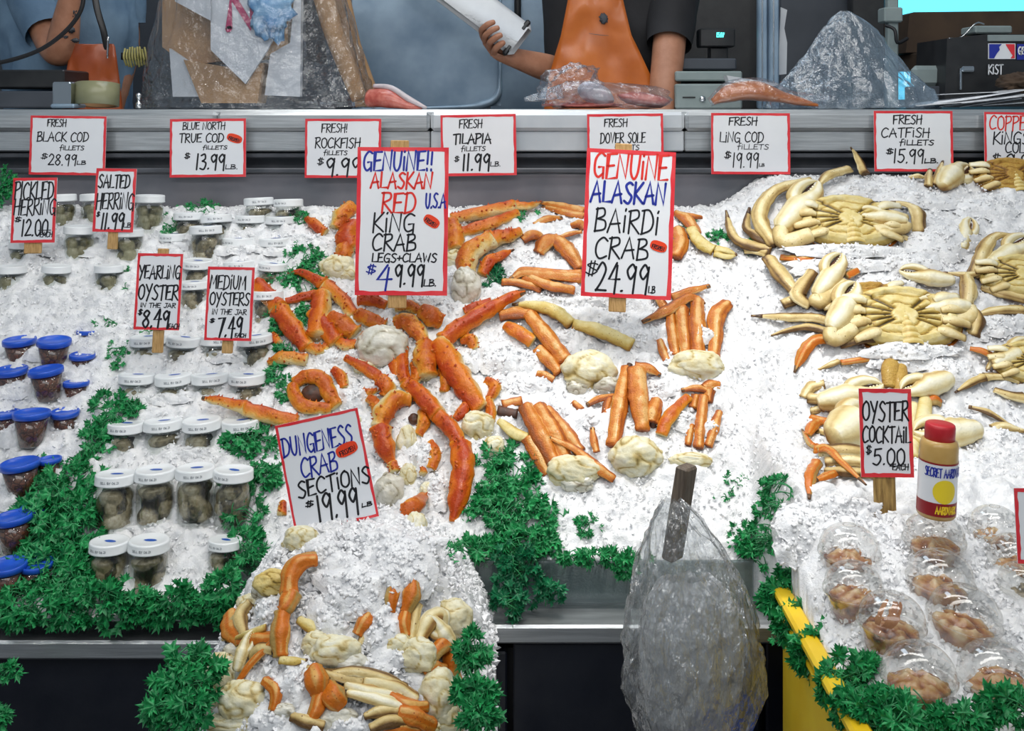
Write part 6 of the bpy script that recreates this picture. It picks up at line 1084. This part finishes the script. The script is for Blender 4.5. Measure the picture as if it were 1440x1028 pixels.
slab('foam_sheet', [(238, 68), (262, 84), (282, 136), (243, 136)], 2.825, .02, 'paper', 'small pale foam sheet at the edge of the brown paper bag', 'foam')
slab('foam_sheet', [(380, 76), (408, 60), (418, -60), (424, -60), (422, 136), (372, 134)], 2.835, .03, 'paper', 'tall pale foam board inside the clear wrap', 'foam')
mb = MB(); mb.blob(P(380, 12, 2.79), .055, .02, .075, None, .5, 3, 4, 30, 22); tag(mb.build('crinkled_film', MT['bluetissue']), 'crinkled bright blue film beside the red letter', 'film')
b = MB(); b.tube([P(440, -60, 2.86), P(468, 40, 2.84), P(506, 140, 2.82)], [.03, .028, .022], 16, .7); tag(b.build('cardboard_roll', MT['cardboard']), 'brown cardboard roll leaning inside the wrap', 'roll')
slab('dark_carton', [(424, -60), (432, 84), (460, 92), (450, -60)], 2.88, .05, 'plasticdark', 'dark carton behind the cardboard roll', 'carton')
slab('brown_carton_edge', [(478, -60), (505, 60), (526, 118), (534, 150), (500, 150), (452, -60)], 2.9, .03, 'cardboard', 'brown carton edge at the open side of the wrap', 'carton')
filmbag([(-60, 236, 470), (0, 228, 488), (60, 218, 500), (110, 208, 512), (140, 206, 522), (152, 204, 526)], 2.86, 'wrap', None, 'wrap', seed=3, depth=.55, fold=.05, close=False, freq=13); tag(bpy.context.scene.objects[-1] if False else [o for o in COL.objects if o.name.startswith('wrap')][0], 'big clear plastic wrap around the cartons and papers', 'plastic wrap')
t = thing('fish_fillet', P(555, 152, 2.75), 'red fish fillet with a white skin edge at the end of the wrap', 'fillet'); b = MB(); b.tube([P(520, 138, 2.76), P(545, 138, 2.74), P(575, 148, 2.72), P(594, 152, 2.72)], [.028, .03, .014, .004], 16, .8); b.build('flesh', MT['redfish'], t); b = MB(); b.tube([P(526, 121, 2.755), P(550, 124, 2.735), P(576, 140, 2.715), P(600, 152, 2.715)], [.006, .008, .008, .004], 10); b.build('skin_edge', MT['palefish'], t)
# bagged fillets in the middle
t = thing('bagged_fish', P(845, 152, 2.72), 'clear bag of pale and red fish fillets in front of the orange apron', 'bagged fish')
b = MB(); b.blob(P(838, 133, 2.72), .048, .05, .03, Ry(.45), .12, 2, 2); b.build('pale_fillet', MT['palefish'], t); b = MB(); b.blob(P(905, 140, 2.72), .066, .05, .018, Ry(.12), .15, 2, 3); b.build('red_fillet', MT['redfish'], t); b = MB(); b.blob(P(820, 148, 2.72), .1, .05, .008, None, .2, 2, 5); b.build('red_juice', MT['redfish'], t)
b = MB(); b.blob(P(866, 134, 2.72), .15, .09, .034, Ry(.08), .22, 1.6, 6, 60, 30); b.build('bag_film', MT['wrap'], t); b = MB(); b.blob(P(800, 122, 2.71), .075, .06, .05, Ry(-.3), .45, 2.2, 9, 48, 26); b.build('bag_knot', MT['wrap'], t); b = MB(); b.tube([P(790, 128, 2.7), P(760, 136, 2.7), P(738, 140, 2.69)], [.03, .018, .008], 14, .5, ridge=.2); b.build('bag_tail', MT['wrap'], t)
t = thing('bagged_salmon', P(1080, 152, 2.7), 'orange salmon fillet wrapped in clear plastic beside the register', 'bagged fish')
b = MB(); b.tube([P(1002, 143, 2.7), P(1030, 130, 2.7), P(1065, 128, 2.7), P(1110, 139, 2.7), P(1150, 148, 2.7)], [.012, .034, .038, .02, .006], 22, .62, (0, -.3, 1)); b.build('fillet', MT['salmon'], t); b = MB(); b.tube([P(998, 144, 2.7), P(1030, 128, 2.69), P(1070, 126, 2.69), P(1120, 138, 2.69), P(1168, 136, 2.69)], [.016, .04, .043, .024, .012], 26, .66, (0, -.3, 1), 8, .04); b.build('film', MT['wrap'], t)
# register
t = thing('cash_register', P(1000, 152, 2.95), 'grey cash register with a dark customer screen showing green digits', 'register')
box_px('drawer', 950, 118, 1044, 153, 2.95, .3, 'registergrey', None, None, par=t); box_px('top_case', 950, 100, 1044, 114, 2.97, .26, 'registergrey', None, None, par=t); box_px('keyboard_case', 955, 82, 1036, 98, 3.05, .15, 'slate', None, None, par=t)
sc_ = box_px('screen_case', 984, 40, 1034, 66, 3.1, .06, 'plasticdark', None, None, par=t); box_px('screen_neck', 998, 66, 1024, 84, 3.12, .04, 'plasticdark', None, None, par=t)
b = MB()
for st in strokes('15.07', 1008, 1018, -52, -46, .05, 0): ribbon(b, [(x, -y) for x, y in st], 1.0, lambda u, v: P(u, v, 3.098))
b.build('digits', M('cyan digits', (.0, .5, .45), None, emit=((.1, .95, .85), 1.6)), sc_, False)
b = MB(); b.lathe([(.008, 0), (.008, .004), (.001, .005)], P(988, 139, 2.948), Rx(math.pi / 2), 18); b.build('lock', MT['chrome'], t); box_px('slot', 960, 136, 978, 138, 2.948, .004, 'plasticdark', None, None, par=t, bev=0)
for x0, x1, d, lab in ((1067, 1080, 2.92, 'narrow blue steel post beside the register'), (1083, 1096, 2.9, 'narrow blue steel post beside the paper strip')):
    t = thing('steel_post', P((x0 + x1) / 2, 152, d), lab, 'post', 'pair of steel posts'); box_px('post', x0, -70, x1, 153, d, .03, 'bluesteel', None, None, par=t); box_px('edge_strip', x0 + 4, -70, x0 + 6, 153, d - .003, .004, 'chrome', None, None, par=t, bev=0)
slab('paper_strip', [(1098, 10), (1107, 14), (1103, 40), (1107, 60), (1106, 104), (1091, 106), (1096, 60)], 2.94, .006, 'paper', 'pale paper strip hanging beside the steel posts', 'paper')
slab('paper_sheet', [(1022, 106), (1058, 112), (1096, 118), (1090, 121), (1026, 116)], 2.86, .05, 'paper', 'white paper sheet lying behind the salmon bag', 'paper')
# big clear bag
filmbag([(16, 1182, 1194), (30, 1168, 1218), (44, 1156, 1232), (70, 1140, 1248), (100, 1122, 1274), (126, 1096, 1308), (152, 1080, 1314)], 2.8, 'clear_bag', None, 'wrap2', seed=7, depth=.5, fold=.1, freq=8); tag([o for o in COL.objects if o.name.startswith('clear_bag')][0], 'tall peaked clear plastic bag on the counter', 'bag')
t = thing('grey_pole', P(1256, 152, 3.1), 'pale grey pole with a clamp in front of the bright window', 'pole'); box_px('pole', 1249, -60, 1264, 153, 3.1, .03, 'registergrey', None, None, par=t); box_px('clamp', 1244, 10, 1270, 31, 3.085, .06, 'registergrey', None, None, par=t); b = MB(); b.tube([P(1246, 36, 3.08), P(1258, 42, 3.06), P(1262, 60, 3.06), P(1276, 54, 3.08)], [.005] * 4, 8); b.build('cable', MT['rubber'], t)
box_px('window_1', 1255, -80, 1560, 140, 4.6, .03, 'cyan', None, None)['kind'] = 'structure'
box_px('trim_3', 1198, -60, 1244, 200, 3.4, .05, 'plasticdark', None, None)['kind'] = 'structure'
slab('dark_box', [(1279, 20), (1285, 17), (1460, 15), (1460, 72), (1274, 74)], 3.5, .25, 'darkcard', 'big dark brown box in front of the bright window', 'box')
box_px('brown_carton', 1290, 74, 1330, 98, 3.45, .2, 'darkcard', 'small brown carton under the big dark box', 'carton')
box_px('chair_back', 1284, 92, 1329, 122, 3.02, .03, 'registergrey', 'rounded grey plastic chair back by the clear bag', 'chair', bev=.012)
box_px('grey_block', 1290, 121, 1326, 153, 3.0, .1, 'slate', 'low grey block below the chair back', 'block')
t = thing('black_case', P(1385, 152, 2.95), 'black case covered with sports stickers by the picture edge', 'case'); slab('case_body', [(1332, 54), (1388, 48), (1470, 48), (1470, 150), (1328, 150)], 2.96, .22, 'plasticdark', None, None, par=t)
box_px('handle', 1353, 93, 1372, 101, 2.94, .02, 'chrome', None, None, par=t); box_px('latch_edge', 1350, 96, 1353, 126, 2.945, .015, 'chrome', None, None, par=t, bev=.001); box_px('trim_strip', 1390, 49, 1470, 58, 2.952, .008, 'registergrey', None, None, par=t, bev=.001)
lg = box_px('logo_sticker', 1390, 61, 1428, 83, 2.956, .003, 'card', None, None, par=t, bev=0); lg['label'] = 'blue white and red sports logo sticker'
def flat(pts, D, mt, name, par): b = MB(); b.add([P(x, y, D) for x, y in pts], [tuple(range(len(pts)))[::-1]]); return b.build(name, mt, par, False)
flat([(1391, 62), (1409, 62), (1405, 66), (1406, 70), (1402, 75), (1398, 82), (1391, 82)], 2.9545, MT['ink_b'], 'blue_field', lg); flat([(1414, 62), (1427, 62), (1427, 82), (1421, 82), (1424, 78), (1418, 69)], 2.9545, MT['redink'], 'red_field', lg)
flat([(1430, 62), (1470, 62), (1470, 84), (1430, 84)], 2.9555, MT['ink_b'], 'blue_sticker', t)
b = MB()
for tx, a, c, y1, y0 in (('GEN', 1432, 1446, 66, 76), ('KiST', 1390, 1410, 91, 104)):
    for st in strokes(tx, a, c, -y0, -y1, .1, 0): ribbon(b, [(x, -y) for x, y in st], 1.8, lambda u, v: P(u, v, 2.953))
b.build('lettering', MT['card'], t, False)
t = thing('wire_rack', P(1400, 50, 2.98), 'small wire rack with a clear tray on top of the black case', 'rack'); b = MB(); b.tube([P(1334, 54, 3.0), P(1352, 52, 3.0), P(1372, 33, 3.0), P(1384, 34, 3.0)], [.0022] * 4, 8); b.build('wire', MT['chrome'], t); box_px('tray', 1372, 36, 1424, 47, 2.98, .1, 'registergrey', None, None, par=t)
for i in range(9):
    x0 = 1296 + i * 11 + random.uniform(-6, 6); y0 = 143 - (i % 4) * 3.5; L = random.uniform(70, 110); k = 2.75 / F; b = MB(); b.box(P(x0 + L / 2, y0 + random.uniform(-2, 3), 2.70 + .02 * (i % 5)) + Vector((0, .05, 0)), (L * k, .1, .002), Rz(random.uniform(-.3, .3)) @ Ry(-random.uniform(.04, .16)))
    tag(b.build('paper_sheet', MT['card'] if i % 3 else MT['paper'], None, False), 'loose printed paper in the pile beside the clear bag', 'paper', 'loose papers on the counter')
mb = MB(); mb.blob(P(1432, 116, 2.85), .05, .05, .025, None, .5, 3, 8, 30, 20); tag(mb.build('crumpled_bag', MT['darkcard']), 'crumpled brown paper bag in front of the black case', 'paper bag')
